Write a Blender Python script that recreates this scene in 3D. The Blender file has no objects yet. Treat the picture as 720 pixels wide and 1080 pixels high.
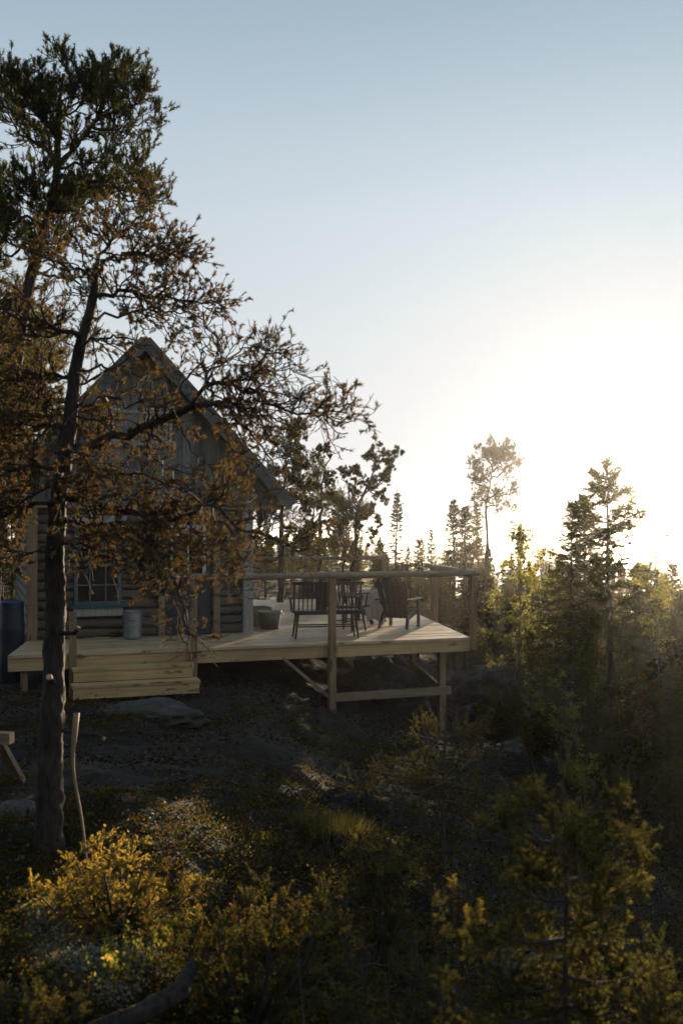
import bpy, math
import numpy as np
from mathutils import Vector, Matrix, noise as mnoise

rng = np.random.default_rng(11)
SC = bpy.context.scene
SKY_SAT, SKY_GAM = .6, .16
SKY_RAMP = [(0, (.60, .60, .61)), (.12, (.53, .565, .60)), (.20, (.525, .575, .62)), (.30, (.50, .565, .625)), (.36, (.45, .53, .60)), (.47, (.33, .425, .505)), (1.0, (.11, .17, .23))]
SKY_GAIN, SKY_MAX = 2.80, (2.26, 2.30, 2.33)
COL = SC.collection
FPX, EYE, HOR = 1050.0, 1.6, 562.0
SUN_AZ, SUN_EL = math.radians(16.6), math.radians(4.5)

def at(px, py, D):
    return np.array([(px - 360) / FPX * D, D, EYE - (py - HOR) / FPX * D])

# ------------------------------------------------------------------ noise (vectorised value noise)
def _h(ix, iy, s):
    n = (ix * 374761393 + iy * 668265263 + s * 1442695041) & 0xffffffff
    n = ((n ^ (n >> 13)) * 1274126177) & 0xffffffff
    return ((n ^ (n >> 16)) & 0xffff) / 65535.0
def vnoise(x, y, s=0):
    x = np.asarray(x, float); y = np.asarray(y, float)
    ix = np.floor(x).astype(np.int64); iy = np.floor(y).astype(np.int64)
    fx = x - ix; fy = y - iy
    fx = fx * fx * (3 - 2 * fx); fy = fy * fy * (3 - 2 * fy)
    a = _h(ix, iy, s); b = _h(ix + 1, iy, s); c = _h(ix, iy + 1, s); d = _h(ix + 1, iy + 1, s)
    return (a + (b - a) * fx) * (1 - fy) + (c + (d - c) * fx) * fy - 0.5
def fbm(x, y, s=0, o=4):
    r = 0; a = 1.0
    for i in range(o):
        r = r + a * vnoise(x * 2 ** i, y * 2 ** i, s + i); a *= 0.5
    return r

def sstep(a, b, x):
    t = np.clip((x - a) / (b - a), 0, 1); return t * t * (3 - 2 * t)

def ground_z(x, y):
    x = np.asarray(x, float); y = np.asarray(y, float)
    z = -0.55 - 0.30 * np.maximum(0, x + 1.2 - 0.25 * np.maximum(0, 6 - y))
    z = np.maximum(z, -5.0 - 0.02 * y)
    z = z - 0.9 * sstep(15, 22, y) * sstep(1.2, 5, x)
    z = z + 0.45 * np.exp(-((x ** 2 + (y + .3) ** 2) / 5.0))
    z = z + 0.25 * np.exp(-(((x + 1.6) / 1.2) ** 2 + ((y - 4.3) / .8) ** 2))
    z = z - 0.18 * np.exp(-(((x + 0.4) / 2.5) ** 2 + ((y - 9.5) / 1.6) ** 2))
    far = np.maximum(0, y - 95)
    z = z - 0.20 * far
    z = z + fbm(x * .5, y * .5, 3) * 0.26 + (np.abs(fbm(x * 1.7, y * 1.7, 9, 4)) - .15) * 0.22
    z = z + fbm(x * .06, y * .06, 5, 3) * 2.5 * sstep(30, 60, y)
    z = z + 0.6 * np.maximum(0, -y - 3.5) * (y > -18) + 0.6 * 14.5 * (y <= -18) + .8 * np.clip(-x - 11, 0, 12) * (y < 9)  # unseen rise behind and left of the camera, added to block sky light
    return np.maximum(z, -46)
def gz(x, y): return float(ground_z(x, y))

# ------------------------------------------------------------------ mesh builder
class MB:
    def __init__(s): s.v = []; s.f = {3: [], 4: []}; s.fm = {3: [], 4: []}; s.n = 0; s.poly = []
    def add(s, v, f, m=0):
        v = np.asarray(v, float).reshape(-1, 3); f = np.asarray(f, np.int64)
        k = f.shape[1]
        s.v.append(v); s.f[k].append(f + s.n); s.fm[k].append(np.full(len(f), m)); s.n += len(v)
    def box(s, c, sz, R=None, m=0, jit=0.0):
        hx, hy, hz = [q / 2 for q in sz]
        v = np.array([[x, y, z] for x in (-hx, hx) for y in (-hy, hy) for z in (-hz, hz)])
        if jit: v = v + rng.normal(0, jit, v.shape)
        if R is not None: v = v @ np.asarray(R).T
        v = v + np.asarray(c, float)
        s.add(v, [[0, 1, 3, 2], [4, 6, 7, 5], [0, 4, 5, 1], [2, 3, 7, 6], [0, 2, 6, 4], [1, 5, 7, 3]], m)
    def beam(s, a, b, w, h, up=(0, 0, 1), m=0):
        a = np.asarray(a, float); b = np.asarray(b, float)
        d = b - a; L = np.linalg.norm(d); d /= L
        x = np.cross(up, d)
        if np.linalg.norm(x) < 1e-4: x = np.cross((0, 1, 0), d)
        x /= np.linalg.norm(x); z = np.cross(d, x)
        s.box((a + b) / 2, (w, L, h), np.stack([x, d, z], 1), m)
    def hexa(s, v, m=0):   # 8 verts: bottom 0-3 ccw, top 4-7
        s.add(v, [[3, 2, 1, 0], [4, 5, 6, 7], [0, 1, 5, 4], [1, 2, 6, 5], [2, 3, 7, 6], [3, 0, 4, 7]], m)
    def prism(s, prof, y0, y1, m=0):  # prof: list of (x,z) ccw, extruded in y
        n = len(prof)
        v = [(x, y0, z) for x, z in prof] + [(x, y1, z) for x, z in prof]
        o = s.n; s.v.append(np.array(v, float)); s.n += 2 * n
        for i in range(n):
            j = (i + 1) % n
            s.f[4].append(np.array([[o + i, o + j, o + n + j, o + n + i]])); s.fm[4].append(np.array([m]))
        s.poly.append(([o + i for i in range(n)][::-1], m)); s.poly.append(([o + n + i for i in range(n)], m))
    def tubes(s, P, R, sides=5, m=0, cap=False):
        P = np.asarray(P, float); R = np.asarray(R, float)
        if P.ndim == 2: P = P[None]; R = R[None]
        B, K, _ = P.shape
        T = np.gradient(P, axis=1); T /= np.linalg.norm(T, axis=2, keepdims=True) + 1e-9
        ref = np.where(np.abs(T[:, :1, 2:3]) > .8, np.array([1., .2, 0]), np.array([.1, .2, 1.]))
        X = np.cross(T, np.broadcast_to(ref, T.shape)); X /= np.linalg.norm(X, axis=2, keepdims=True) + 1e-9
        Y = np.cross(T, X)
        a = np.arange(sides) * 2 * math.pi / sides
        V = P[:, :, None] + R[:, :, None, None] * (X[:, :, None] * np.cos(a)[None, None, :, None] + Y[:, :, None] * np.sin(a)[None, None, :, None])
        idx = np.arange(B * K * sides).reshape(B, K, sides)
        nx = np.roll(idx, -1, axis=2)
        q = np.stack([idx[:, :-1], nx[:, :-1], nx[:, 1:], idx[:, 1:]], -1).reshape(-1, 4)
        if cap:
            o = s.n
            for b in range(B):
                s.poly.append(([o + int(i) for i in idx[b, -1]], m)); s.poly.append(([o + int(i) for i in idx[b, 0]][::-1], m))
        s.add(V.reshape(-1, 3), q, m)
    def lathe(s, prof, n=20, c=(0, 0, 0), m=0):  # prof: (r,z)
        prof = np.array(prof, float); K = len(prof)
        a = np.arange(n) * 2 * math.pi / n
        V = np.stack([prof[:, 0, None] * np.cos(a), prof[:, 0, None] * np.sin(a), np.repeat(prof[:, 1, None], n, 1)], -1) + np.array(c)
        idx = np.arange(K * n).reshape(K, n); nx = np.roll(idx, -1, axis=1)
        s.add(V.reshape(-1, 3), np.stack([idx[:-1], nx[:-1], nx[1:], idx[1:]], -1).reshape(-1, 4), m)
    def build(s, name, mats, parent=None, smooth=False):
        me = bpy.data.meshes.new(name)
        V = np.concatenate(s.v) if s.v else np.zeros((0, 3))
        loops = []; starts = []; ms = []; st = 0
        for k in (3, 4):
            if s.f[k]:
                f = np.concatenate(s.f[k]); loops.append(f.reshape(-1)); starts.append(st + np.arange(len(f)) * k); st += f.size
                ms.append(np.concatenate(s.fm[k]))
        for p, m in s.poly:
            loops.append(np.array(p)); starts.append(np.array([st])); st += len(p); ms.append(np.array([m]))
        L = np.concatenate(loops).astype(np.int32); S = np.concatenate(starts).astype(np.int32); M = np.concatenate(ms).astype(np.int32)
        me.vertices.add(len(V)); me.vertices.foreach_set('co', V.astype(np.float32).reshape(-1))
        me.loops.add(len(L)); me.loops.foreach_set('vertex_index', L)
        me.polygons.add(len(S)); me.polygons.foreach_set('loop_start', S)
        me.polygons.foreach_set('material_index', M)
        me.update(calc_edges=True)
        me.polygons.foreach_set('use_smooth', np.full(len(S), bool(smooth)))
        for mt in (mats if isinstance(mats, (list, tuple)) else [mats]): me.materials.append(mt)
        me.validate(clean_customdata=False)
        o = bpy.data.objects.new(name, me); COL.objects.link(o)
        if parent is not None: o.parent = parent
        return o

def tag(o, label=None, cat=None, group=None, kind=None):
    if label: o['label'] = label
    if cat: o['category'] = cat
    if group: o['group'] = group
    if kind: o['kind'] = kind
    return o
def thing(name, label, cat, loc=(0, 0, 0), rz=0.0, group=None, scale=1.0):
    o = bpy.data.objects.new(name, None); COL.objects.link(o); o.empty_display_size = .2
    o.location = loc; o.rotation_euler = (0, 0, rz); o.scale = (scale,) * 3
    return tag(o, label, cat, group)
def dup(root, loc, rz, scale, label, group=None, name=None):
    r = root.copy(); COL.objects.link(r)
    if name: r.name = name
    r.location = loc; r.rotation_euler = (0, 0, rz)
    r.scale = scale if isinstance(scale, (tuple, list)) else (scale,) * 3
    r['label'] = label
    if group: r['group'] = group
    elif 'group' in r: del r['group']
    for ch in list(root.children):
        c = ch.copy(); COL.objects.link(c); c.parent = r
        for g in ch.children:
            d = g.copy(); COL.objects.link(d); d.parent = c
    return r

# ------------------------------------------------------------------ materials
class NT:
    def __init__(s, name):
        s.m = bpy.data.materials.new(name); s.m.use_nodes = True
        s.t = s.m.node_tree; s.t.nodes.clear()
        s.out = s.n('ShaderNodeOutputMaterial')
        s.tc = s.n('ShaderNodeTexCoord')
    def n(s, typ, **kw):
        x = s.t.nodes.new(typ)
        for k, v in kw.items():
            if k in x.inputs: s.set(x, k, v)
            else: setattr(x, k, v)
        return x
    def set(s, node, k, v):
        if isinstance(v, bpy.types.NodeSocket): s.t.links.new(v, node.inputs[k])
        else:
            if isinstance(v, tuple) and len(v) == 3 and node.inputs[k].type == 'RGBA': v = (*v, 1)
            node.inputs[k].default_value = v
    def noise(s, scale, detail=4, rough=.6, co=None, sc=None):
        v = co if co is not None else s.tc.outputs['Object']
        if sc is not None:
            mp = s.n('ShaderNodeMapping', Scale=sc); s.t.links.new(v, mp.inputs['Vector']); v = mp.outputs[0]
        x = s.n('ShaderNodeTexNoise', Scale=scale, Detail=detail, Roughness=rough)
        s.t.links.new(v, x.inputs['Vector']); return x.outputs['Fac']
    def ramp(s, fac, stops):
        r = s.n('ShaderNodeValToRGB'); s.t.links.new(fac, r.inputs[0])
        e = r.color_ramp.elements
        while len(e) < len(stops): e.new(.5)
        for i, (p, c) in enumerate(stops):
            e[i].position = p; e[i].color = (*c, 1) if len(c) == 3 else c
        return r.outputs[0]
    def mix(s, f, a, b, typ='MIX'):
        x = s.n('ShaderNodeMix', data_type='RGBA', blend_type=typ)
        for k, v in ((0, f), (6, a), (7, b)):
            if isinstance(v, bpy.types.NodeSocket): s.t.links.new(v, x.inputs[k])
            else: x.inputs[k].default_value = (*v, 1) if isinstance(v, tuple) and len(v) == 3 else v
        return x.outputs[2]
    def bump(s, h, strength=.5, dist=.02):
        b = s.n('ShaderNodeBump', Strength=strength, Distance=dist); s.t.links.new(h, b.inputs['Height']); return b.outputs[0]
    def island(s): return s.n('ShaderNodeNewGeometry').outputs['Random Per Island']
    def pbr(s, col, rough=.8, bump=None, **kw):
        p = s.n('ShaderNodeBsdfPrincipled'); s.set(p, 'Base Color', col); s.set(p, 'Roughness', rough)
        if bump is not None: s.t.links.new(bump, p.inputs['Normal'])
        for k, v in kw.items(): s.set(p, k.replace('_', ' '), v)
        s.t.links.new(p.outputs[0], s.out.inputs[0]); return s.m

def foliage(name, ca, cb, cc=None, tr=.4, nscale=2.5, trcol=1.5):
    t = NT(name)
    n = t.noise(nscale, 3)
    c1 = t.ramp(n, [(.38, ca), (.62, cb)])
    c = c1
    if cc: c = t.mix(t.ramp(t.island(), [(.6, (0, 0, 0)), (.9, (1, 1, 1))]), c1, cc)
    c = t.mix(.55, c, t.ramp(t.island(), [(0, (.45, .45, .45)), (1, (1.45, 1.4, 1.3))]), 'MULTIPLY')
    p = t.n('ShaderNodeBsdfPrincipled'); t.set(p, 'Base Color', c); t.set(p, 'Roughness', .7); t.set(p, 'Specular IOR Level', .10)
    tl = t.n('ShaderNodeBsdfTranslucent')
    g = t.mix(1.0, c, (trcol, trcol * .95, trcol * .55), 'MULTIPLY'); t.set(tl, 'Color', g)
    mx = t.n('ShaderNodeMixShader'); mx.inputs[0].default_value = tr
    t.t.links.new(p.outputs[0], mx.inputs[1]); t.t.links.new(tl.outputs[0], mx.inputs[2])
    t.t.links.new(mx.outputs[0], t.out.inputs[0]); return t.m
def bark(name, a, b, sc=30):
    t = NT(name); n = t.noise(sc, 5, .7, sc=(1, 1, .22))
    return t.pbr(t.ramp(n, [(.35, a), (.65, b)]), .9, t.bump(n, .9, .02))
def wood(name, a, b, axis=0, rough=.75, vary=.6, knots=True):
    t = NT(name)
    s = [14, 14, 14]; s[axis] = .8
    isl = t.island()
    add = t.n('ShaderNodeVectorMath', operation='ADD'); t.t.links.new(t.tc.outputs['Object'], add.inputs[0])
    cmb = t.n('ShaderNodeCombineXYZ'); m1 = t.n('ShaderNodeMath', operation='MULTIPLY'); t.t.links.new(isl, m1.inputs[0]); m1.inputs[1].default_value = 37
    for i in range(3): t.t.links.new(m1.outputs[0], cmb.inputs[i])
    t.t.links.new(cmb.outputs[0], add.inputs[1])
    n = t.noise(2.2, 6, .65, co=add.outputs[0], sc=tuple(s))
    c = t.ramp(n, [(.3, a), (.7, b)])
    k = [6, 6, 6]; k[axis] = 2.2
    kn = t.noise(1.6, 2, .5, co=add.outputs[0], sc=tuple(k))
    if knots: c = t.mix(t.ramp(kn, [(.63, (0, 0, 0)), (.69, (.8, .8, .8))]), c, tuple(q * .35 for q in a))
    c = t.mix(vary, c, t.ramp(isl, [(0, (.6, .58, .56)), (.5, (1, 1, 1)), (1, (1.25, 1.2, 1.12))]), 'MULTIPLY')
    st = t.noise(1.3, 3, .6)
    c = t.mix(.5, c, t.ramp(st, [(.35, (.65, .65, .66)), (.6, (1.05, 1.05, 1.05))]), 'MULTIPLY')
    return t.pbr(c, rough, t.bump(n, .35, .004))

M = {}
M['needle_green'] = foliage('green_needles', (.030, .048, .018), (.070, .085, .024), (.13, .10, .035), .32)
M['needle_brown'] = foliage('brown_needles', (.078, .055, .032), (.21, .122, .066), (.070, .074, .032), .42, 3.0)
M['needle_olive'] = foliage('olive_needles', (.036, .046, .016), (.085, .085, .022), (.14, .09, .03), .4)
M['spruce'] = foliage('spruce_needles', (.034, .046, .018), (.085, .090, .030), (.14, .11, .045), .45)
M['spruce_far'] = foliage('far_spruce_needles', (.030, .040, .018), (.060, .066, .026), (.10, .075, .035), .34, .8)
M['gold'] = foliage('golden_shoots', (.40, .32, .06), (.62, .49, .11), (.50, .28, .07), .55, 5)
M['shoot'] = foliage('green_gold_shoots', (.08, .080, .018), (.27, .21, .045), (.05, .055, .016), .55, 4)
M['young'] = foliage('dark_green_shoots', (.030, .040, .014), (.085, .085, .024), (.15, .12, .035), .5, 4)
M['midshoot'] = foliage('mid_green_shoots', (.045, .055, .016), (.14, .125, .03), (.22, .17, .045), .5, 4)
M['birch_leaf'] = foliage('birch_leaves', (.12, .15, .04), (.24, .25, .065), (.32, .28, .09), .62, 1.5, 1.6)
M['leaf'] = foliage('ground_leaves', (.025, .032, .010), (.075, .075, .018), (.11, .06, .02), .5, 3)
M['bright_leaf'] = foliage('bright_leaves', (.16, .19, .035), (.30, .29, .06), (.36, .26, .07), .55, 3)
M['red_leaf'] = foliage('red_leaves', (.22, .05, .025), (.30, .10, .04), (.20, .13, .04), .5, 3)
M['lichen'] = foliage('pale_lichen', (.20, .19, .15), (.38, .36, .29), (.14, .12, .09), .25, 6, 1.0)
M['grass'] = foliage('dry_grass', (.08, .065, .028), (.19, .15, .055), (.10, .11, .03), .45, 2)
M['litter'] = foliage('dry_litter', (.020, .013, .009), (.06, .036, .020), (.14, .09, .05), .2, 3, 1.0)
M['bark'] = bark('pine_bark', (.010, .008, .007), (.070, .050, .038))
M['twig'] = bark('twig_bark', (.045, .034, .027), (.10, .075, .058), 60)
M['bark_far'] = bark('spruce_bark', (.04, .032, .026), (.09, .068, .052))
M['birch_bark'] = bark('birch_bark', (.05, .042, .035), (.17, .145, .12), 20)
M['cut'] = NT('cut_wood').pbr((.62, .40, .24), .7)
M['deck'] = wood('deck_boards_wood', (.46, .32, .19), (.66, .49, .30), 0, .48)
M['fascia'] = wood('fresh_timber', (.40, .255, .11), (.62, .43, .22), 0)
M['post'] = wood('post_timber', (.19, .12, .066), (.34, .22, .125), 2, vary=.2)
M['beamw'] = wood('beam_timber', (.20, .135, .085), (.33, .235, .15), 0, vary=.2)
M['rail'] = wood('weathered_rail_timber', (.20, .15, .10), (.35, .275, .19), 0, vary=.2, knots=False)
M['logs'] = wood('log_siding', (.065, .052, .040), (.145, .115, .085), 0, vary=.7)
M['gable'] = wood('grey_boards', (.12, .122, .11), (.25, .245, .22), 2, vary=1.0)
M['trim'] = wood('grey_trim', (.26, .25, .23), (.44, .42, .38), 2, vary=.3)
M['barge'] = wood('barge_board', (.065, .065, .062), (.15, .145, .135), 0, vary=.3, knots=False)
M['roof'] = wood('roof_shingles', (.045, .042, .04), (.10, .092, .085), 1, vary=.7)
M['teal'] = NT('teal_paint').pbr((.03, .085, .09), .6)
t = NT('weathered_frame_paint'); M['wframe'] = t.pbr(t.ramp(t.noise(25, 4), [(.3, (.06, .065, .06)), (.7, (.16, .17, .16))]), .7)
M['white'] = NT('white_window_paint').pbr((.50, .52, .52), .5)
M['glass'] = NT('window_glass').pbr((.012, .016, .02), .06, Specular_IOR_Level=.7)
M['door'] = wood('navy_door_paint', (.018, .024, .036), (.032, .042, .058), 2, .45, .1, False)
t = NT('black_painted_wood'); M['black'] = t.pbr(t.ramp(t.noise(20, 3), [(.3, (.010, .010, .011)), (.7, (.028, .028, .030))]), .38)
t = NT('galvanised_metal'); n_ = t.noise(18, 4); M['galv'] = t.pbr(t.ramp(n_, [(.3, (.20, .22, .23)), (.7, (.38, .40, .41))]), t.ramp(n_, [(.3, (.35,) * 3), (.7, (.6,) * 3)]), None, Metallic=.8)
t = NT('blue_plastic'); M['navy'] = NT('dark_navy_plastic').pbr((.010, .018, .035), .5)
M['blue'] = t.pbr(t.ramp(t.noise(6, 3), [(.3, (.010, .035, .10)), (.7, (.016, .055, .15))]), .4)
t = NT('grey_throw'); n_ = t.noise(45, 5, .7); M['throw'] = t.pbr(t.ramp(n_, [(.3, (.26, .22, .19)), (.7, (.60, .54, .48))]), .95, t.bump(n_, .8, .02))
t = NT('dark_canvas'); n_ = t.noise(60, 3); M['canvas'] = t.pbr(t.ramp(n_, [(.3, (.012, .012, .014)), (.7, (.03, .03, .032))]), .9)
t = NT('pale_cane'); M['cane'] = t.pbr(t.ramp(t.noise(30, 3), [(.3, (.45, .36, .26)), (.7, (.65, .55, .42))]), .5)
# rock
t = NT('lichen_rock'); a_ = t.noise(1.1, 6, .7); b_ = t.noise(9, 6, .75)
c_ = t.ramp(b_, [(.3, (.030, .030, .029)), (.52, (.075, .073, .068)), (.72, (.17, .165, .15))])
c_ = t.mix(t.ramp(a_, [(.5, (0, 0, 0)), (.62, (1, 1, 1))]), c_, (.045, .05, .022))
M['rock'] = t.pbr(c_, .9, t.bump(b_, 1, .06))
# ground
t = NT('forest_soil'); a_ = t.noise(.55, 6, .65); b_ = t.noise(7, 6, .75); d_ = t.noise(38, 4, .8)
c_ = t.ramp(b_, [(.35, (.006, .006, .005)), (.6, (.017, .013, .010)), (.8, (.040, .028, .018))])
c_ = t.mix(t.ramp(a_, [(.48, (0, 0, 0)), (.58, (.85, .85, .85))]), c_, t.ramp(d_, [(.3, (.008, .010, .005)), (.7, (.024, .026, .010))]))
c_ = t.mix(t.ramp(d_, [(.66, (0, 0, 0)), (.74, (.6, .6, .6))]), c_, (.07, .042, .024))
M['ground'] = t.pbr(c_, .95, t.bump(b_, 1, .08))
t = NT('sea_water'); w_ = t.noise(.02, 5, .6); M['sea'] = t.pbr((.03, .05, .065), .22, t.bump(w_, .35, 3.0))
t = NT('far_land'); M['land'] = t.pbr(t.ramp(t.noise(.02, 6, .7), [(.35, (.05, .06, .022)), (.65, (.13, .12, .05))]), .95)

# ------------------------------------------------------------------ growth helpers
def norm(v): return v / (np.linalg.norm(v, axis=-1, keepdims=True) + 1e-9)
def grow(S, Dr, L, K, gnarl, trop, r0, r1):
    S = np.atleast_2d(S).astype(float); Dr = norm(np.atleast_2d(Dr).astype(float)); B = len(S)
    L = np.broadcast_to(L, (B,)); r0 = np.broadcast_to(r0, (B,)); r1 = np.broadcast_to(r1, (B,))
    P = np.zeros((B, K, 3)); P[:, 0] = S; d = Dr
    for k in range(1, K):
        d = norm(d + rng.normal(0, gnarl, (B, 3)) + np.asarray(trop))
        P[:, k] = P[:, k - 1] + d * (L / (K - 1))[:, None]
    t = np.linspace(0, 1, K)[None]
    return P, r0[:, None] * (1 - t) + r1[:, None] * t
def resample(pts, K):
    pts = np.asarray(pts, float); d = np.r_[0, np.cumsum(np.linalg.norm(np.diff(pts, axis=0), axis=1))]
    t = np.linspace(0, d[-1], K)
    # smooth catmull-ish through linear then blur
    out = np.stack([np.interp(t, d, pts[:, i]) for i in range(pts.shape[1])], 1)
    o2 = out.copy(); o2[1:-1] = (out[:-2] + 2 * out[1:-1] + out[2:]) / 4
    return o2
def sample(P, R, n, t0, t1):
    B, K, _ = P.shape
    t = rng.uniform(t0, t1, (B, n)) * (K - 1)
    i = np.minimum(t.astype(int), K - 2); f = (t - i)[..., None]
    b = np.arange(B)[:, None]
    p = P[b, i] * (1 - f) + P[b, i + 1] * f
    tg = norm(P[b, i + 1] - P[b, i])
    r = R[b, i] * (1 - f[..., 0]) + R[b, i + 1] * f[..., 0]
    return p.reshape(-1, 3), tg.reshape(-1, 3), r.reshape(-1), (t / (K - 1)).reshape(-1)
def perp(tg):
    v = rng.normal(0, 1, tg.shape); v -= (v * tg).sum(-1, keepdims=True) * tg
    return norm(v)
def deflect(tg, a0, a1, flat=0.0):
    p = perp(tg)
    if flat: p = norm(p * np.array([1, 1, 1 - flat])); p = norm(p - (p * tg).sum(-1, keepdims=True) * tg)
    a = rng.uniform(a0, a1, (len(tg), 1))
    return norm(tg * np.cos(a) + p * np.sin(a))
def needles(mb, p, d, L, w, m=0):
    n = len(p); L = L * rng.uniform(.7, 1.15, (n, 1))
    x = perp(d) * (w / 2)
    V = np.stack([p - x, p + x, p + d * L], 1)
    mb.add(V.reshape(-1, 3), np.arange(3 * n).reshape(-1, 3), m)
def leaves(mb, p, d, L, w, m=0):
    n = len(p); L = L * rng.uniform(.6, 1.2, (n, 1)); x = perp(d); y = np.cross(d, x) * .15 * L
    V = np.stack([p, p + d * L * .5 + x * w / 2 + y, p + d * L, p + d * L * .5 - x * w / 2 + y], 1)
    mb.add(V.reshape(-1, 3), np.arange(4 * n).reshape(-1, 4), m)

def bark_trunk(mb, P, R, sides=26, K=200, seed=0, amp=.22):
    Q = resample(np.c_[P, R], K); P, R = Q[:, :3], Q[:, 3]
    t = MB(); t.tubes(P, R, sides); V = t.v[0].reshape(K, sides, 3)
    a = np.arange(sides) / sides * 9; d = np.r_[0, np.cumsum(np.linalg.norm(np.diff(P, axis=0), axis=1))]
    n = np.abs(fbm(a[None] * 1.0 + 0 * d[:, None], d[:, None] * 7 + a[None] * .6, seed, 4)) * 2
    n2 = fbm(a[None] * .4 + 0 * d[:, None], d[:, None] * 2, seed + 9, 2)
    f = 1 + amp * (n - .45) + .045 * n2
    V = P[:, None] + (V - P[:, None]) * f[..., None]
    mb.add(V.reshape(-1, 3), t.f[4][0])
def pine_tufts(fol, P, R, n, L, w, t0=.25):
    p, tg, r, t = sample(P, R, n, t0, 1.0)
    needles(fol, p, deflect(tg, .35, 1.25), L, w)

def big_pine(limbs, trunkP, trunkR, wd, fol, den=1.0, nl=.045, nw=.0045, lvl=(9, 8, 4), size=1.0, upb=.06, n2s=1.0, tip=(.05, .12)):
    """limbs: list of (P(K,3), r0, r1, leafiness 0..1). adds all twigs."""
    bark_trunk(wd, trunkP, trunkR) if len(trunkP) > 30 else wd.tubes(trunkP, trunkR, 12)
    for P, r0, r1, leafy, n2 in limbs:
        P = np.asarray(P); K = len(P); L = np.linalg.norm(np.diff(P, axis=0), axis=1).sum()
        R = np.linspace(r0, r1, K)
        wd.tubes(P, R, 7)
        p, tg, r, t = sample(P[None], R[None], max(3, int(n2 * n2s)), .12, 1.0)
        l2 = size * rng.uniform(.26, .60, len(p)) * (1.15 - .55 * t)
        P2, R2 = grow(p, deflect(tg, .5, 1.2), l2, 8, .30, (0, 0, upb), np.minimum(r * .6, .012), .0035)
        wd.tubes(P2, R2, 4)
        p, tg, r, t = sample(P2, R2, lvl[1], .15, 1.0)
        P3, R3 = grow(p, deflect(tg, .4, 1.1), size * rng.uniform(.10, .28, len(p)), 5, .2, (0, 0, upb * 1.3), np.minimum(r * .7, .005), .002)
        wd.tubes(P3, R3, 3)
        p, tg, r, t = sample(P3, R3, lvl[2], .2, 1.0)
        P4, R4 = grow(p, deflect(tg, .25, .8), size * rng.uniform(tip[0], tip[1], len(p)), 3, .15, (0, 0, upb * 2), .0022, .0015)
        keep = rng.random(len(P4)) < max(leafy, .25)
        wd.tubes(P4[keep], R4[keep], 3)
        # clumpy leafiness
        c = P4[:, 1]
        cl = vnoise(c[:, 0] * 3.5 + 7, c[:, 2] * 3.5 + c[:, 1] * 2, 4) + .5
        k2 = (cl < leafy * 1.15) & (rng.random(len(P4)) < .25 + leafy)
        if k2.any(): pine_tufts(fol, P4[k2], R4[k2], int(20 * den), nl, nw, .1)
        k3 = rng.random(len(P3)) < leafy * .45
        if k3.any(): pine_tufts(fol, P3[k3], R3[k3], int(16 * den), nl, nw, .5)

def limb_px(pts, D, dd, K=12):
    """polyline in photo coordinates at distance D; dd = depth drift (m) along it -> real 3D limb"""
    n = len(pts); w = np.cumsum(rng.normal(0, .05, n))
    P = resample([at(x, y, D + dd * i / (n - 1) + w[i]) for i, (x, y) in enumerate(pts)], K)
    j = rng.normal(0, .016 * D / 6.6, P.shape); j[0] = 0; j[1] *= .4; return P + j
def rand_limbs(trunkP, n, t0, t1, L, dirs=None, r=.02, leafy=.9, n2=8, up=.1, gn=.2, zb=.25):
    out = []
    for i in range(n):
        t = rng.uniform(t0, t1); k = t * (len(trunkP) - 1); a = int(min(k, len(trunkP) - 2)); p = trunkP[a] * (1 - k + a) + trunkP[a + 1] * (k - a)
        az = rng.uniform(0, 2 * math.pi) if dirs is None else rng.uniform(*dirs)
        d = (math.cos(az), math.sin(az), zb + rng.uniform(-.15, .35))
        P, R = grow(p, d, L * rng.uniform(.6, 1.2), 9, gn, (0, 0, up), r, .006)
        out.append((P[0], r, .005, leafy, n2))
    return out

# ------------------------------------------------------------------ TERRAIN
def grid(xs, ys, f):
    X, Y = np.meshgrid(xs, ys, indexing='ij'); Z = f(X, Y)
    V = np.stack([X, Y, Z], -1).reshape(-1, 3); nx, ny = X.shape
    i = np.arange(nx * ny).reshape(nx, ny)
    Q = np.stack([i[:-1, :-1], i[1:, :-1], i[1:, 1:], i[:-1, 1:]], -1).reshape(-1, 4)
    return V, Q
mb = MB()
def warp(a, b, n, p): # dense near zero
    u = np.linspace(-1, 1, n); return np.where(u < 0, -abs(a) * np.abs(u) ** p, b * np.abs(u) ** p)
xs = warp(-400, 700, 340, 3.0)
ys = np.r_[np.linspace(-60, 0, 30)[:-1], np.linspace(0, 26, 230)[:-1], 26 + 474 * np.linspace(0, 1, 110) ** 2.0]
V, Q = grid(xs, ys, ground_z); mb.add(V, Q)
g = mb.build('ground', M['ground'], smooth=True); tag(g, kind='structure')
mb = MB(); mb.add([(-9000, 60, -41), (9000, 60, -41), (9000, 12000, -41), (-9000, 12000, -41)], [[0, 1, 2, 3]])
o = mb.build('sea', M['sea']); tag(o, kind='structure')
def land(name, cx, cy, rx, ry, h, seed):
    def f(X, Y):
        r = ((X - cx) / rx) ** 2 + ((Y - cy) / ry) ** 2
        return -43 + (h + 3) * np.clip(1 - r + fbm(X / rx * 3, Y / ry * 3, seed) * .5, 0, 1) ** .7
    mb = MB(); V, Q = grid(np.linspace(cx - 1.3 * rx, cx + 1.3 * rx, 70), np.linspace(cy - 1.3 * ry, cy + 1.3 * ry, 30), f); mb.add(V, Q)
    o = mb.build(name, M['land'], smooth=True); tag(o, kind='structure')
land('hill', 250, 1250, 170, 300, 26, 3)
land('hill', 3400, 6500, 1900, 500, 30, 8)
land('hill', 900, 2900, 260, 120, 12, 5)

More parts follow.
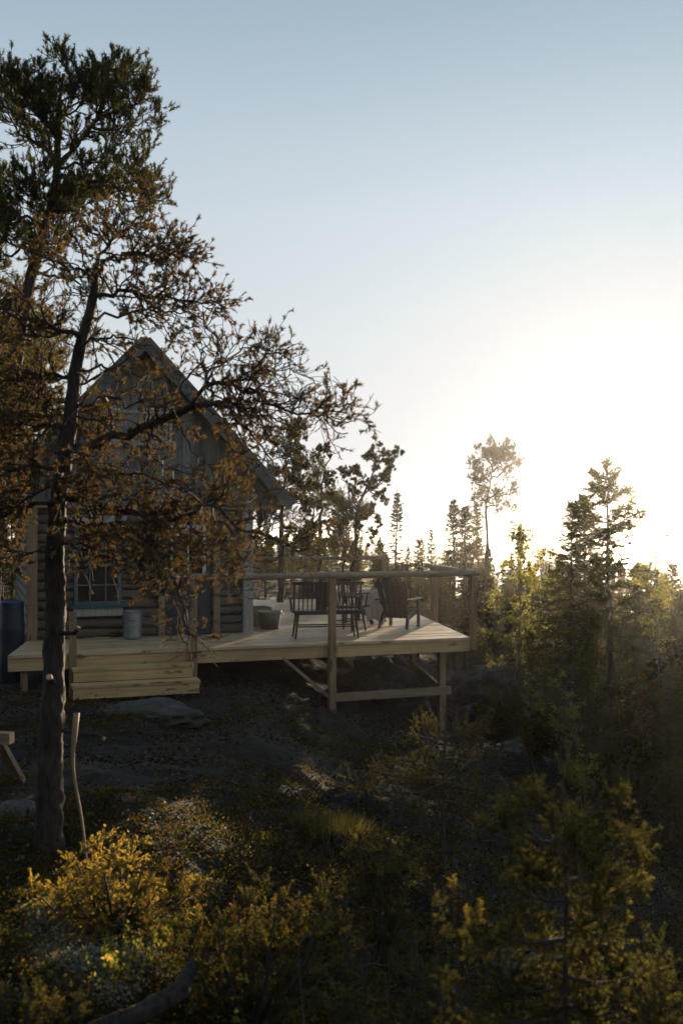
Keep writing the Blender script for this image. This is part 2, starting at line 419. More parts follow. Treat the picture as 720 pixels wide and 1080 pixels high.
# ------------------------------------------------------------------ CABIN
ANG = math.radians(20)
cab = thing('log_cabin', 'weathered log cabin with steep boarded gable standing at the back of the deck', 'cabin', (-1.55, 16.0, 0), ANG)
W, E, AP = 3.3, 2.03, 4.5   # width, wall height, apex
SL = (AP - 2.05) / 2.3
# log wall front with openings: window u -2.72..-1.98 z .5..1.75 ; door -1.30..-.56
WIN = (-2.66, -1.96, .50, 1.72); DOOR = (-1.30, -.55, 0.0, 1.82)
lw = MB()
nlog = 14; lh = E / nlog
def logseg(u0, u1, z, ph, y=0.0, axis='x', x=0):
    a = np.linspace(-math.pi / 2, math.pi / 2, 6); r = lh / 2
    prof = [(-math.cos(q) * r * .75, math.sin(q) * r) for q in a]
    K = len(prof)
    v = []
    for u in (u0, u1):
        for (py, pz) in prof:
            v.append((u, y + py, z + pz) if axis == 'x' else (x - py, u, z + pz))
    f = [[i, i + 1, K + i + 1, K + i] for i in range(K - 1)]
    lw.add(v, f)
for i in range(nlog):
    z = (i + .5) * lh; segs = [(-W, 0)]
    for (a, b, z0, z1) in (WIN, DOOR):
        if z0 < z < z1:
            ns = []
            for s0, s1 in segs:
                if a > s0 and b < s1: ns += [(s0, a), (b, s1)]
                else: ns.append((s0, s1))
            segs = ns
    for s0, s1 in segs: logseg(s0, s1, z, i)
    logseg(0, 4.9, z, i, axis='y', x=0)
    # left side wall mirrored
    a = np.linspace(-math.pi / 2, math.pi / 2, 6); r = lh / 2
    v = [(-W - math.cos(q) * r * .75, u, z + math.sin(q) * r) for u in (0, 4.9) for q in a]
    lw.add(v, [[j, 6 + j, 7 + j, j + 1] for j in range(5)])
lw.box((-W / 2, 4.95, E / 2), (W, .1, E))
lw.build('log_wall', M['logs'], cab)
# interior blocker
mb = MB(); mb.box((-W / 2, 2.5, .03), (W - .1, 4.7, .04)); mb.build('cabin_floor', M['logs'], cab)
# gable of vertical boards
gb = MB(); u = -W - .50
yg = -.06
while u < .50:
    w = rng.uniform(.13, .2); u1 = min(u + w, .50)
    def top(q): return AP - abs(q + W / 2) * SL - .10
    zc = 2.04
    z0a, z1a = max(top(u + .006), zc), max(top(u1 - .006), zc)
    y = yg + rng.uniform(-.008, .004)
    a, b = u + .005, u1 - .005
    pieces = [(zc, None)]
    aw = (-2.22, -1.16, 2.98, 3.50)
    if a > aw[0] - .02 and b < aw[1] + .02: pieces = [(zc, aw[2]), (aw[3], None)]
    for pz0, pz1 in pieces:
        t0 = z0a if pz1 is None else pz1; t1 = z1a if pz1 is None else pz1
        if t0 <= pz0 and t1 <= pz0: continue
        gb.hexa([(a, y, pz0), (b, y, pz0), (b, y + .03, pz0), (a, y + .03, pz0), (a, y, t0), (b, y, t1), (b, y + .03, t1), (a, y + .03, t0)])
    if a < aw[0] - .05 or a > aw[1] + .05 :   # battens outside the window
        tb = top(u1); 
        if tb - zc > .1: gb.box((u1, yg - .017, (zc + tb - .03) / 2), (.035, .02, tb - .03 - zc))
    u = u1
gb.build('gable_wall', M['gable'], cab)
mb = MB(); mb.prism([(-W - .1, 2.04), (.1, 2.04), (-W / 2, AP - .2)], 4.85, 4.9); mb.build('rear_gable', M['gable'], cab)
# attic window
def window(u0, u1, z0, z1, y, nx, nz, fm, name='window', sill=True, fw=.05):
    g = MB(); g.box(((u0 + u1) / 2, y + .03, (z0 + z1) / 2), (u1 - u0 - .02, .01, z1 - z0 - .02)); w = g.build(name, M['glass'], cab)
    f = MB()
    for z in (z0 + fw / 2, z1 - fw / 2): f.box(((u0 + u1) / 2, y, z), (u1 - u0, .05, fw))
    for q in (u0 + fw / 2, u1 - fw / 2): f.box((q, y, (z0 + z1) / 2), (fw, .05, z1 - z0 - 2 * fw - .002))
    for i in range(1, nx): f.box((u0 + (u1 - u0) * i / nx, y + .005, (z0 + z1) / 2), (.022, .03, z1 - z0 - 2 * fw - .002))
    for i in range(1, nz): f.box(((u0 + u1) / 2, y + .007, z0 + (z1 - z0) * i / nz), (u1 - u0 - 2 * fw - .002, .028, .022))
    f.build('window_frame', fm, w)
    if sill:
        s = MB(); s.box(((u0 + u1) / 2, y - .02, z0 - .035), (u1 - u0 + .1, .11, .05)); s.build('sill', M['trim'], w)
    return w
window(-2.20, -1.18, 2.99, 3.49, yg - .01, 2, 1, M['trim'])
w1 = window(WIN[0], WIN[1], WIN[2], WIN[3], -.05, 3, 4, M['wframe'], fw=.055, sill=False)
sl_ = MB(); sl_.box((-2.31, -.085, .49), (.80, .11, .05)); sl_.build('sill', M['teal'], w1)
for q_ in ((.40, .74), (1.80, .86)): mb = MB(); mb.box((-2.31, -.075, q_[0]), (q_[1], .035, .13)); mb.build('window_board', M['trim'], w1)
# door
d = MB(); d.box((-.925, .0, .90), (.72, .05, 1.78)); dr = d.build('door', M['door'], cab)
f = MB()
for z in (.93, 1.70): f.box((-.925, -.035, z), (.56, .03, .05))
for q in (-1.18, -.67): f.box((q, -.035, 1.315), (.05, .03, .72))
f.box((-.925, -.033, 1.315), (.025, .024, .72)); f.build('window_frame', M['white'], dr)
gl = MB(); gl.box((-.925, -.030, 1.315), (.46, .006, .72)); gl.build('pane', M['glass'], dr)
h = MB(); h.tubes(np.array([(-.63, -.03, .86), (-.63, -.07, .86), (-.70, -.07, .86)]), np.array([.012, .012, .01]), 8, cap=True); h.build('handle', M['galv'], dr)
f = MB()
for q in (-1.345, -.475): f.box((q, -.05, .935), (.10, .08, 1.865))
f.box((-.91, -.055, 1.91), (1.02, .09, .10)); f.build('door_frame', M['beamw'], cab)
# corner posts and plates
for q in (-W + .03, ): 
    f = MB(); f.box((q, -.085, 1.0), (.15, .12, 2.0)); f.build('corner_post', M['post'], cab)
f = MB(); f.box((.02, -.09, 1.0), (.15, .13, 2.0)); f.build('corner_post', M['trim'], cab)
f = MB(); f.box((-W / 2, -.06, 2.005), (W + 1.14, .14, .065)); f.build('gable_beam', M['beamw'], cab)
# roof
rf = None
for sgn in (-1, 1):
    mb = MB(); rows = 16
    Ls = 2.38
    ux, uz = sgn * math.cos(math.atan(SL)), -math.sin(math.atan(SL))
    nxn, nzn = sgn * math.sin(math.atan(SL)), math.cos(math.atan(SL))
    Ltot = 2.3 / math.cos(math.atan(SL))
    for i in range(rows):
        s0 = Ltot * i / rows; s1 = s0 + Ltot / rows + .03
        y = -.42
        while y < 5.3:
            w = rng.uniform(.12, .24)
            v = []
            for (s_, off) in ((s0, .02), (s1, .045 )):
                for yy in (y, min(y + w - .004, 5.3)):
                    v.append((-W / 2 + ux * s_ + nxn * off, yy, AP + .06 + uz * s_ + nzn * off))
            v2 = [(a[0] - nxn * .018, a[1], a[2] - nzn * .018) for a in v]
            vv = [v2[0], v2[1], v2[3], v2[2], v[0], v[1], v[3], v[2]]
            mb.hexa(vv if sgn > 0 else [vv[i] for i in (3, 2, 1, 0, 7, 6, 5, 4)])
            y += w
    rf = mb.build('roof', M['roof'], cab)
    dk = MB(); c = np.array([-W / 2 + ux * Ltot / 2, 2.45, AP + .01 + uz * Ltot / 2]);
    R = np.array([[ux, 0, nxn], [0, 1, 0], [uz, 0, nzn]])
    dk.box(c, (Ltot, 5.6, .05), R); dk.build('roof_deck', M['barge'], rf)
    bb = MB(); c2 = np.array([-W / 2 + ux * Ltot / 2, -.385, AP - .02 + uz * Ltot / 2]) 
    bb.box(c2 + np.array([0, -.02, 0]), (Ltot + .02, .035, .17), R); bb.box(c2 + np.array([nxn * .075, -.045, nzn * .075]), (Ltot + .03, .03, .06), R)
    bb.build('barge_board', M['barge'], rf)
    for yy in (.5, 1.3, 2.1, 2.9, 3.7, 4.5): ra = MB(); ra.box((-W / 2 + ux * (Ltot - .35), yy, AP - .07 + uz * (Ltot - .35)), (.6, .05, .1), R); ra.build('rafter', M['beamw'], rf)

# ------------------------------------------------------------------ DECK
FV = -1.9; BV = 7.2
def redge(v): return 3.05 + .25 * (v - FV)
def ledge(v): return -3.66 + .18 * (v - FV)
dk = thing('wooden_deck', 'pale timber deck raised on posts with two steps and a rough pole railing', 'deck', (-1.55, 16.0, 0), ANG)
b = MB(); v = FV - .025; i = 0
while v < BV:
    w = .14; v1 = v + w - .009
    u0 = ledge(v) if v < -.02 else .06; u1 = redge(v)
    if -.17 < v < -.02: v1 = min(v1, -.17 + .14)
    cuts = [u0] + sorted([c for c in (u0 + rng.uniform(1.0, 3.2), u0 + rng.uniform(3.4, 5.6)) if c < u1 - .6]) + [u1]
    for a, c in zip(cuts[:-1], cuts[1:]):
        e0 = a + .002; e1 = c - .002; zj = rng.uniform(-.003, .002); t0 = -.036 
        sl = .25 * (v1 - v) if c == u1 else 0; s0 = (.18 * (v1 - v) if (a == u0 and v < -.02) else 0)
        b.hexa([(e0, v, t0), (e1, v, t0), (e1 + sl, v1, t0), (e0 + s0, v1, t0), (e0, v, zj), (e1, v, zj), (e1 + sl, v1, zj), (e0 + s0, v1, zj)])
    v += w; i += 1
b.build('deck_boards', M['deck'], dk)
mbn = MB(); v = FV - .025
while v < -.2:
    for q in np.arange(-3.2, 3.3, .6):
        for o_ in (.035, .10):
            if ledge(v) + .05 < q < redge(v) - .05:
                a_ = np.arange(6) * math.pi / 3; c_ = np.stack([q + .006 * np.cos(a_), v + o_ + .006 * np.sin(a_), np.full(6, .0035)], 1); n0 = mbn.n; mbn.v.append(c_); mbn.n += 6; mbn.poly.append((list(range(n0, n0 + 6)), 0))
    v += .14
so_ = mbn.build('screw_heads', M['galv'], dk); so_['kind'] = 'stuff'
b = MB()
ju = [ledge(FV), -1.35, .9, 2.05, redge(FV)]
for a, c in zip(ju[:-1], ju[1:]): b.box(((a + c) / 2, FV + .02, -.125), (c - a - .004, .04, .17))
b.build('fascia', M['fascia'], dk)
b = MB(); b.beam((redge(FV) - .03, FV + .05, -.125), (redge(BV) - .03, BV, -.125), .04, .17); b.build('side_fascia', M['fascia'], dk); b = MB(); b.beam((ledge(FV) + .03, FV + .05, -.125), (ledge(0) + .03, 0, -.125), .04, .17)
b.build('side_fascia', M['fascia'], dk)
b = MB()
for q in np.arange(-3.2, 5.0, .6):
    vmax = BV if q > .1 else -.05
    v0 = FV + .06 if q < 3.0 else FV + (q - 3.05) / .25 + .15
    if v0 < vmax: b.box((q, (v0 + vmax) / 2, -.115), (.04, vmax - v0, .15))
b.build('joist', M['beamw'], dk)
def local2w(u, v): return (-1.55 + u * math.cos(ANG) - v * math.sin(ANG), 16 + u * math.sin(ANG) + v * math.cos(ANG))
def w2local(x, y):
    dx, dy = x + 1.55, y - 16; return (dx * math.cos(ANG) + dy * math.sin(ANG), -dx * math.sin(ANG) + dy * math.cos(ANG))
def post(u, v, z0, z1, w=.1, name='post', mat='post'):
    mb = MB(); gx = local2w(u, v); zb = gz(*gx) - .15 if z0 is None else z0
    mb.box((u, v, (zb + z1) / 2), (w, w, z1 - zb)); return mb.build(name, M[mat], dk)
RH = .94
pu = {}
for px in (350, 204, 77):
    # intersect column px with front line v=FV-.05
    best = min(np.linspace(-3.6, 3.1, 2000), key=lambda u: abs(local2w(u, FV - .055)[0] / local2w(u, FV - .055)[1] * FPX + 360 - px))
    pu[px] = best
post(pu[350], FV - .06, None, RH, .095, 'rail_post')
post(pu[204], FV - .06, None, RH, .09, 'rail_post')
post(pu[77], FV - .06, None, .55, .09, 'rail_post')
post(redge(FV) + .055, FV - .0, -.19, RH, .09, 'rail_post')
# right-edge posts at spacing
def uv_on_edge(D):
    for v in np.linspace(FV, BV, 3000):
        if local2w(redge(v), v)[1] >= D: return redge(v) - .0, v
r1 = uv_on_edge(18.2); r2 = uv_on_edge(21.3); r3 = (redge(BV), BV - .05)
post(r1[0] + .05, r1[1], -.28, RH, .1, 'rail_post'); post(r2[0] + .05, r2[1], -.28, RH, .1, 'rail_post'); post(r3[0] + .05, r3[1], None, RH, .1, 'rail_post')
post(3.05, BV + .05, None, RH, .1, 'rail_post'); post(.6, BV + .05, None, RH, .1, 'rail_post')
def rail(a, b, w=.11, h=.085):
    mb = MB(); a = np.array(a); b = np.array(b); n = 12; P = a + (b - a) * np.linspace(0, 1, n)[:, None]; P[:, 2] += .006 * np.sin(np.arange(n) * 1.9); mb.tubes(P, .048 + .004 * np.sin(np.arange(n) * 1.3), 10, cap=True); return mb.build('handrail', M['rail'], dk, True)
rail((pu[204] - .08, FV - .06, RH + .043), (redge(FV) + .13, FV - .03, RH + .043))
rail((redge(FV) + .06, FV + .035, RH + .043), (r1[0] + .14, r1[1] + .55, RH + .043))
rail((.5, BV + .05, RH + .043), (r3[0] + .1, BV + .05, RH + .043))
# substructure
su, sv = redge(FV) - .42, FV + .12
post(su, sv, None, -.2, .10, 'support_post')
post(redge(.9) - .35, 1.0, None, -.2, .1, 'support_post'); post(1.2, 1.0, None, -.2, .1, 'support_post'); post(2.2, 3.2, None, -.2, .1, 'support_post')
post(-3.45, FV + .15, None, -.2, .09, 'support_post')
mb = MB(); mb.beam((pu[350] - .04, FV + .005, -.80), (su + .12, sv - .07, -.80), .045, .12); mb.build('cross_beam', M['beamw'], dk)
mb = MB(); mb.beam((su + .02, sv + .05, -.80), (redge(.9) - .35, .95, -.80), .045, .1); mb.build('cross_beam', M['beamw'], dk)
mb = MB(); mb.beam((pu[350] - .72, FV + .06, -.19), (pu[350] - .03, FV + .02, -.78), .045, .12, up=(0, 1, 0)); mb.build('brace', M['beamw'], dk)
mb = MB(); mb.beam((redge(.9) - 1.1, 1.0, -.22), (redge(.9) - .4, 1.0, -.85), .05, .1, up=(0, 1, 0)); mb.build('brace', M['beamw'], dk)
mb = MB(); mb.box((2.3, -.9, -.24), (2.6, .09, .09)); mb.box((2.3, 1.0, -.24), (3.2, .09, .09)); mb.build('girder', M['beamw'], dk)
# steps
uA, uB = pu[77] - .02, pu[204] - .05
for k, (zt, ov) in enumerate(((-.175, .30), (-.35, .60))):
    mb = MB(); e = .03 * k
    for j in range(2): mb.box(((uA + uB) / 2, FV - ov + .14 * j + .05 , zt - .018), (uB - uA + e * 2, .134, .036))
    mb.box(((uA + uB) / 2, FV - ov + .015, zt - .036 - .07), (uB - uA + e * 2 - .02, .036, .135)); mb.build('step', M['fascia'], dk)

# ------------------------------------------------------------------ FURNITURE
def make_bench(name, label, cat, loc, rz, W=1.06, n=15, H=.84):
    t = thing(name, label, cat, loc, rz)
    s = MB(); s.box((0, .0, .41), (W, .42, .03)); s.box((0, -.17, .385), (W - .06, .03, .045)); s.build('seat', M['black'], t)
    b = MB(); b.beam((-W / 2 - .01, -.27, H), (W / 2 + .01, -.27, H), .03, .05)
    for x in (-W / 2 + .03, W / 2 - .03): b.tubes(np.array([(x, -.18, .42), (x * 1.01, -.27, H)]), np.array([.018, .016]), 8)
    for i in range(1, n):
        x = -W / 2 + .03 + (W - .06) * i / n
        b.tubes(np.array([(x, -.185, .42), (x, -.232, .64), (x, -.27, H)]), np.array([.009, .011, .008]), 6)
    b.build('backrest', M['black'], t)
    for sx in (-1, 1):
        for sy in (-1, 1):
            l = MB(); l.tubes(np.array([(sx * (W / 2 - .10), sy * .13, .40), (sx * (W / 2 - .05), sy * .19, 0)]), np.array([.022, .015]), 8, cap=True); l.build('leg', M['black'], t)
        a = MB(); a.beam((sx * (W / 2 - .01), -.245, .63), (sx * (W / 2 + .01), .18, .62), .05, .025, )
        for y in (.16, .02): a.tubes(np.array([(sx * (W / 2 - .02), y * .9, .42), (sx * (W / 2), y, .61)]), np.array([.012, .011]), 6)
        a.build('armrest', M['black'], t)
    c = MB(); c.tubes(np.array([(-W / 2 + .07, -.16, .18), (W / 2 - .07, -.16, .18)]), np.array([.011, .011]), 6); c.tubes(np.array([(-W / 2 + .07, .16, .18), (W / 2 - .07, .16, .18)]), np.array([.011, .011]), 6); c.build('stretcher', M['black'], t)
    return t
bench = make_bench('spindle_bench', 'black spindle back bench with its back to the front railing of the deck', 'bench', (-.245, 15.22, .002), math.radians(9))
chair2 = make_bench('spindle_armchair', 'black spindle armchair behind the right end of the bench', 'armchair', (.10, 16.2, .002), math.radians(-38), .56, 8, .84)
def adirondack(label, loc, rz):
    t = thing('garden_chair', label, 'chair', loc, rz, None, .87)
    # faces +y, back at -y
    s = MB()
    for i in range(6):
        y = .30 - i * .085; z = .36 - (5 - (5 - i)) * .022
        s.box((0, y, z), (.52, .078, .02), np.array([[1, 0, 0], [0, .97, -.25], [0, .25, .97]]).T)
    s.build('seat', M['black'], t)
    b = MB(); n = 5
    for i in range(n):
        q = (i - 2) / 2; w0, w1 = .085, .112; x0, x1 = q * .185, q * .245; L = .86 - .09 * q * q
        base = np.array((0, -.14, .20)); dirv = norm(np.array((0, -.36, .93)))
        nn = np.cross((1, 0, 0), dirv)
        lo = base; v = []
        for th in (0, .02):
            pr = [(x0 - w0 / 2, 0), (x0 + w0 / 2, 0), (x1 + w1 / 2 - .004, L * .72), (x1 + w1 / 2 - .012, L * .95), (x1 + w1 * .2, L), (x1 - w1 * .2, L), (x1 - w1 / 2 + .012, L * .95), (x1 - w1 / 2 + .004, L * .72)]
            v.append([np.array((x, 0, 0)) + lo + dirv * l + nn * th for x, l in pr])
        m_ = len(v[0]); o_ = b.n; b.v.append(np.array(v[0] + v[1])); b.n += 2 * m_
        b.poly.append(([o_ + k for k in range(m_)], 0)); b.poly.append(([o_ + m_ + k for k in range(m_)][::-1], 0))
        for k in range(m_): b.poly.append(([o_ + k, o_ + m_ + k, o_ + m_ + (k + 1) % m_, o_ + (k + 1) % m_], 0))
    b.box((0, -.255, .50), (.60, .03, .07)); b.box((0, -.40, .82), (.46, .022, .05)); b.build('backrest', M['black'], t)
    for sx in (-1, 1):
        l = MB(); l.box((sx * .29, .30, .27), (.03, .11, .54)); l.build('leg', M['black'], t)
        l = MB(); l.beam((sx * .25, -.16, .30), (sx * .285, -.34, -.0), .045, .07, up=(0, 1, 0)); l.build('leg', M['black'], t); l = MB(); l.beam((sx * .265, .34, .33), (sx * .262, -.26, .20), .028, .10); l.build('seat_rail', M['black'], t)
        a = MB(); a.prism([(sx * .31 - .06, -.0), (sx * .31 + .07, 0), (sx * .31 + .07, .022), (sx * .31 - .06, .022)], -.34, .38)
        a.v[0] += np.array([0, 0, .545]); a.box((sx * .30, .30, .50), (.025, .1, .09)); a.build('armrest', M['black'], t)
    return t
A1 = at(421, 663, 16.75)
adirondack('black slatted garden chair nearest the right corner of the deck, seen from behind', (A1[0], 16.85, .002), math.radians(-24))
A2x = (384 - 360) / FPX * 17.6
adirondack('black slatted garden chair with a grey throw hung over it, behind the bench', (A2x, 17.75, .002), math.radians(62))
# throw: hangs from the arm of second chair
th = MB(); n = 20
U, Vv = np.meshgrid(np.linspace(0, 1, n), np.linspace(0, 1, n), indexing='ij')
X = (U - .5) * .42 * (1 - .45 * Vv * (Vv > .25)) + .06 * Vv; Yv = -.02 * np.sin(U * 16) * (.3 + Vv) - np.where(Vv < .25, (.25 - Vv) * -.9, 0)
Zv = np.where(Vv < .25, .60 + .015 * np.sin(U * 9), .60 - (Vv - .25) * .62 * (1 + .35 * np.abs(U - .35)) )
i = np.arange(n * n).reshape(n, n)
th.add(np.stack([X, Yv, Zv], -1).reshape(-1, 3), np.stack([i[:-1, :-1], i[1:, :-1], i[1:, 1:], i[:-1, 1:]], -1).reshape(-1, 4))
o = th.build('throw_blanket', M['throw'], smooth=True); tag(o, 'grey shaggy throw hanging in folds beside the garden chair', 'blanket')
sm = o.modifiers.new('thick', 'SOLIDIFY'); sm.thickness = .02
o.location = ((392 - 360) / FPX * 17.0, 17.0, .01); o.rotation_euler = (0, 0, .1); o.scale = (1.1, 1, 1)
# bag on bench
bp = np.array((-.30, 15.20, .427))
tb = thing('tote_bag', 'black tote bag with pale arched handle standing on the bench seat', 'bag', tuple(bp), math.radians(9))
b = MB(); b.hexa([(-.07, -.06, 0), (.07, -.06, 0), (.07, .06, 0), (-.07, .06, 0), (-.11, -.03, .42), (.11, -.035, .40), (.11, .05, .41), (-.11, .04, .42)]); b.build('bag_body', M['canvas'], tb)
a = np.linspace(0, math.pi, 12)
b = MB(); b.tubes(np.stack([-.115 * np.cos(a), 0 * a, .41 + .17 * np.sin(a)], 1), np.full(12, .011), 6); b.tubes(np.stack([-.10 * np.cos(a), 0 * a + .04, .41 + .14 * np.sin(a)], 1), np.full(12, .009), 6); b.build('handle', M['cane'], tb)
# galvanised can
cx, cy = at(140, 0, 15.0)[:2]
t = thing('metal_bin', 'ribbed galvanised bin standing against the log wall between window and door', 'bin', (cx, cy, 0))
prof = [(0.001, .01), (.125, .01), (.125, .0), (.13, .02)]
for k in range(9): z = .04 + k * .04; prof += [(.132 + .001 * k, z), (.138 + .001 * k, z + .012), (.132 + .001 * k, z + .026)]
prof += [(.143, .41), (.15, .42), (.143, .43), (.13, .425), (.125, .05), (.001, .05)]
b = MB(); b.lathe(prof, 28); b.build('bin_body', M['galv'], t, True)
for s in (-1, 1):
    b = MB(); a = np.linspace(0, math.pi, 8); b.tubes(np.stack([np.full(8, 0) + s * (.14 + .03 * np.sin(a)), -.05 * np.cos(a), .33 + 0 * a], 1), np.full(8, .005), 5); b.build('handle', M['galv'], t)
# tub
cx, cy = at(284.5, 0, 16.6)[:2]
t = thing('wash_tub', 'galvanised wash tub standing on the deck beside the cabin corner post', 'tub', (cx, cy, 0))
b = MB(); b.lathe([(.001, .012), (.15, .012), (.155, 0), (.19, .26), (.2, .285), (.205, .295), (.198, .30), (.185, .28), (.15, .03), (.001, .03)], 28); b.build('tub_body', M['galv'], t, True)
for s in (-1, 1):
    b = MB(); a = np.linspace(0, math.pi, 8); b.tubes(np.stack([s * (.195 + .035 * np.sin(a)), -.06 * np.cos(a), .25 + 0 * a], 1), np.full(8, .006), 5); b.build('handle', M['galv'], t)
cx, cy = at(273, 0, 17.2)[:2]
t = thing('wooden_crate', 'low wooden crate on the deck behind the wash tub', 'crate', (cx, cy, 0.001), ANG)
b = MB()
for z in (.06, .17, .28):
    b.box((0, -.17, z), (.36, .015, .09)); b.box((0, .17, z), (.36, .015, .09)); b.box((-.172, 0, z), (.015, .325, .09)); b.box((.172, 0, z), (.015, .325, .09))
b.box((0, 0, .015), (.33, .32, .015)); b.build('crate_slats', M['beamw'], t)
for sx in (-1, 1):
    for sy in (-1, 1): b = MB(); b.box((sx * .15, sy * .15, .165), (.025, .025, .31)); b.build('corner_batten', M['post'], t)
# blue barrel
cx, cy = at(13, 0, 14.7)[:2]; zb = gz(cx, cy)
t = thing('blue_barrel', 'blue plastic barrel standing left of the cabin corner', 'barrel', (cx, cy, zb - .02))
hh = .62 - zb
b = MB(); b.lathe([(.001, 0), (.15, 0), (.165, .03), (.172, hh * .3), (.178, hh * .33), (.172, hh * .36), (.178, hh * .62), (.185, hh * .65), (.178, hh * .68), (.165, hh - .05)], 24); b.build('barrel_body', M['navy'], t, True)
b = MB(); b.lathe([(.17, hh - .05), (.178, hh - .03), (.17, hh), (.15, hh - .01), (.001, hh - .012)], 24); b.build('lid', M['blue'], t, True)
# sawhorse at left edge
sx_, sy_ = -3.05, 8.2; zb = gz(-3.0, 8.2)
t = thing('sawhorse', 'rough wooden sawhorse at the left edge in front of the deck', 'sawhorse', (sx_, sy_, zb), math.radians(-8))
hh = -.08 - zb
b = MB(); b.beam((-.7, 0, hh), (.36, 0, hh), .09, .09); b.build('top_beam', M['beamw'], t)
for q in (-.5, .22):
    for s in (-1, 1):
        b = MB(); b.beam((q, s * .03, hh - .02), (q + (.12 if q > 0 else -.1), s * .28, -.04), .05, .08, up=(1, 0, 0)); b.build('leg', M['post'], t)

# ------------------------------------------------------------------ HERO PINE (brown, front)
DA = 6.6
def zcor(pts, D): return [at(x, y, D) for x, y in pts]
tr = [(49, 950), (52, 850), (55, 760), (57, 700), (59, 640), (58, 580), (62, 520), (71, 470), (77, 420), (81, 380), (88, 350), (97, 325), (101, 300), (101, 278)]
tw = [34, 28, 24, 22, 21, 20, 18, 16, 14, 13, 11, 10, 8, 6]
P = np.array(zcor(tr, DA)); K = 40
Pr = resample(np.c_[P, np.array(tw) / 2 / FPX * DA], K); tP, tR = Pr[:, :3], Pr[:, 3]
base = np.array([tP[0, 0], DA, gz(tP[0, 0], DA) - .12]); tP = np.vstack([base, tP]); tR = np.r_[tR[0] * 1.35, tR]
wd, fo = MB(), MB()
LA = []
def LM(pts, dd, r0, r1, leafy, n2, K=14): LA.append((limb_px(pts, DA, dd, K), r0, r1, leafy, n2))
# big right limb and its forks
LM([(72, 478), (100, 466), (140, 454), (170, 442), (201, 430), (228, 423)], -.5, .042, .022, .75, 22)
def LM2(D0, pts, dd, r0, r1, leafy, n2, K=14): LA.append((limb_px(pts, D0, dd, K), r0, r1, leafy, n2))
LM2(DA - .45, [(201, 428), (216, 410), (236, 404), (260, 412), (285, 426), (310, 436), (335, 437), (365, 436)], -.3, .02, .004, .55, 40, 18)
LM2(DA - .5, [(208, 427), (235, 429), (255, 443), (272, 466), (290, 492)], .1, .016, .004, .6, 22)
LM2(DA - .45, [(216, 410), (222, 392), (240, 378), (262, 366), (285, 372)], .2, .011, .003, .5, 18)
LM2(DA - .45, [(236, 404), (258, 395), (284, 388), (310, 392)], -.3, .010, .003, .45, 16)
LM2(DA - .5, [(228, 425), (262, 430), (300, 448), (325, 452)], .3, .012, .003, .55, 18)
LM2(DA - .2, [(170, 442), (190, 410), (205, 388), (228, 356)], .1, .014, .004, .55, 12)
LM2(DA - .3, [(185, 438), (200, 470), (215, 495), (230, 520)], .3, .010, .003, .5, 9)
# upper crown limbs
LM([(98, 312), (130, 310), (167, 309), (195, 318), (235, 322)], .4, .022, .005, .85, 26)
LM([(101, 290), (112, 276), (130, 268), (160, 262), (190, 268)], -.4, .020, .005, .95, 24)
LM([(101, 282), (118, 255), (135, 240), (150, 225), (160, 215)], .2, .018, .005, .95, 20)
LM([(101, 296), (85, 283), (66, 279), (45, 270)], -.2, .016, .004, .8, 14)
LM([(92, 335), (125, 334), (160, 328), (195, 332), (215, 340)], .5, .014, .004, .6, 14)
LM([(86, 354), (60, 345), (30, 338), (0, 326), (-25, 318)], .2, .024, .006, .85, 22)
LM([(84, 366), (105, 356), (125, 352), (142, 360)], -.4, .014, .005, .6, 10)
LM([(80, 392), (105, 385), (135, 392), (165, 400), (195, 392)], .6, .014, .004, .5, 12)
LM([(80, 400), (50, 395), (22, 398), (-15, 405)], -.3, .022, .006, .75, 18)
LM([(78, 430), (95, 420), (120, 420), (145, 425), (160, 422)], -.8, .014, .004, .6, 12)
LM([(74, 450), (45, 450), (15, 462), (-25, 465)], .3, .022, .006, .7, 18)
# lower dense, drooping limbs
LM([(64, 525), (104, 528), (144, 542), (171, 549), (204, 538), (228, 534), (262, 560), (300, 574), (330, 580)], -.9, .030, .005, .80, 42, 20)
LM([(62, 548), (104, 549), (144, 558), (160, 573), (175, 595), (193, 633), (203, 672)], -.9, .022, .004, .62, 30, 18)
LM([(66, 510), (90, 505), (120, 495), (150, 500), (180, 515), (205, 520)], -1.0, .016, .005, .7, 18, 16)
LM([(66, 495), (35, 490), (5, 500), (-30, 510)], -.6, .022, .006, .75, 18)
LM([(63, 530), (35, 532), (8, 545), (-25, 550)], .5, .02, .005, .75, 16)
LM([(68, 500), (40, 520), (18, 528), (-10, 532)], -.3, .014, .005, .9, 20, 14)
LM([(66, 505), (88, 530), (110, 565), (128, 600)], -.9, .012, .003, .8, 18)
LM([(80, 410), (60, 432), (38, 440), (10, 436)], .3, .014, .004, .9, 18)
LM([(104, 549), (150, 575), (180, 610), (190, 640)], -.3, .009, .003, .8, 16)
LM([(60, 570), (85, 580), (115, 590), (140, 600), (155, 605)], -.6, .016, .004, .5, 16)
LM([(171, 549), (195, 570), (225, 590), (250, 612), (262, 630)], .2, .012, .003, .6, 16)
LM([(150, 545), (190, 556), (230, 575), (262, 590), (285, 585)], .1, .012, .003, .8, 20)
LM([(60, 575), (40, 578), (22, 585), (0, 590)], -.3, .012, .003, .45, 9)
LM([(120, 495), (140, 480), (160, 478), (180, 486)], .2, .010, .003, .5, 8)
LM([(72, 470), (95, 488), (118, 520), (140, 530)], -.6, .014, .004, .75, 14)
LM([(70, 480), (95, 470), (110, 450), (128, 440)], .8, .016, .004, .75, 14)
LM([(228, 534), (245, 528), (262, 515), (285, 520)], .1, .008, .003, .7, 9)
LA += rand_limbs(tP[26:37], 6, .0, 1, .6, None, .012, .7, 9, .03, .22, 0)
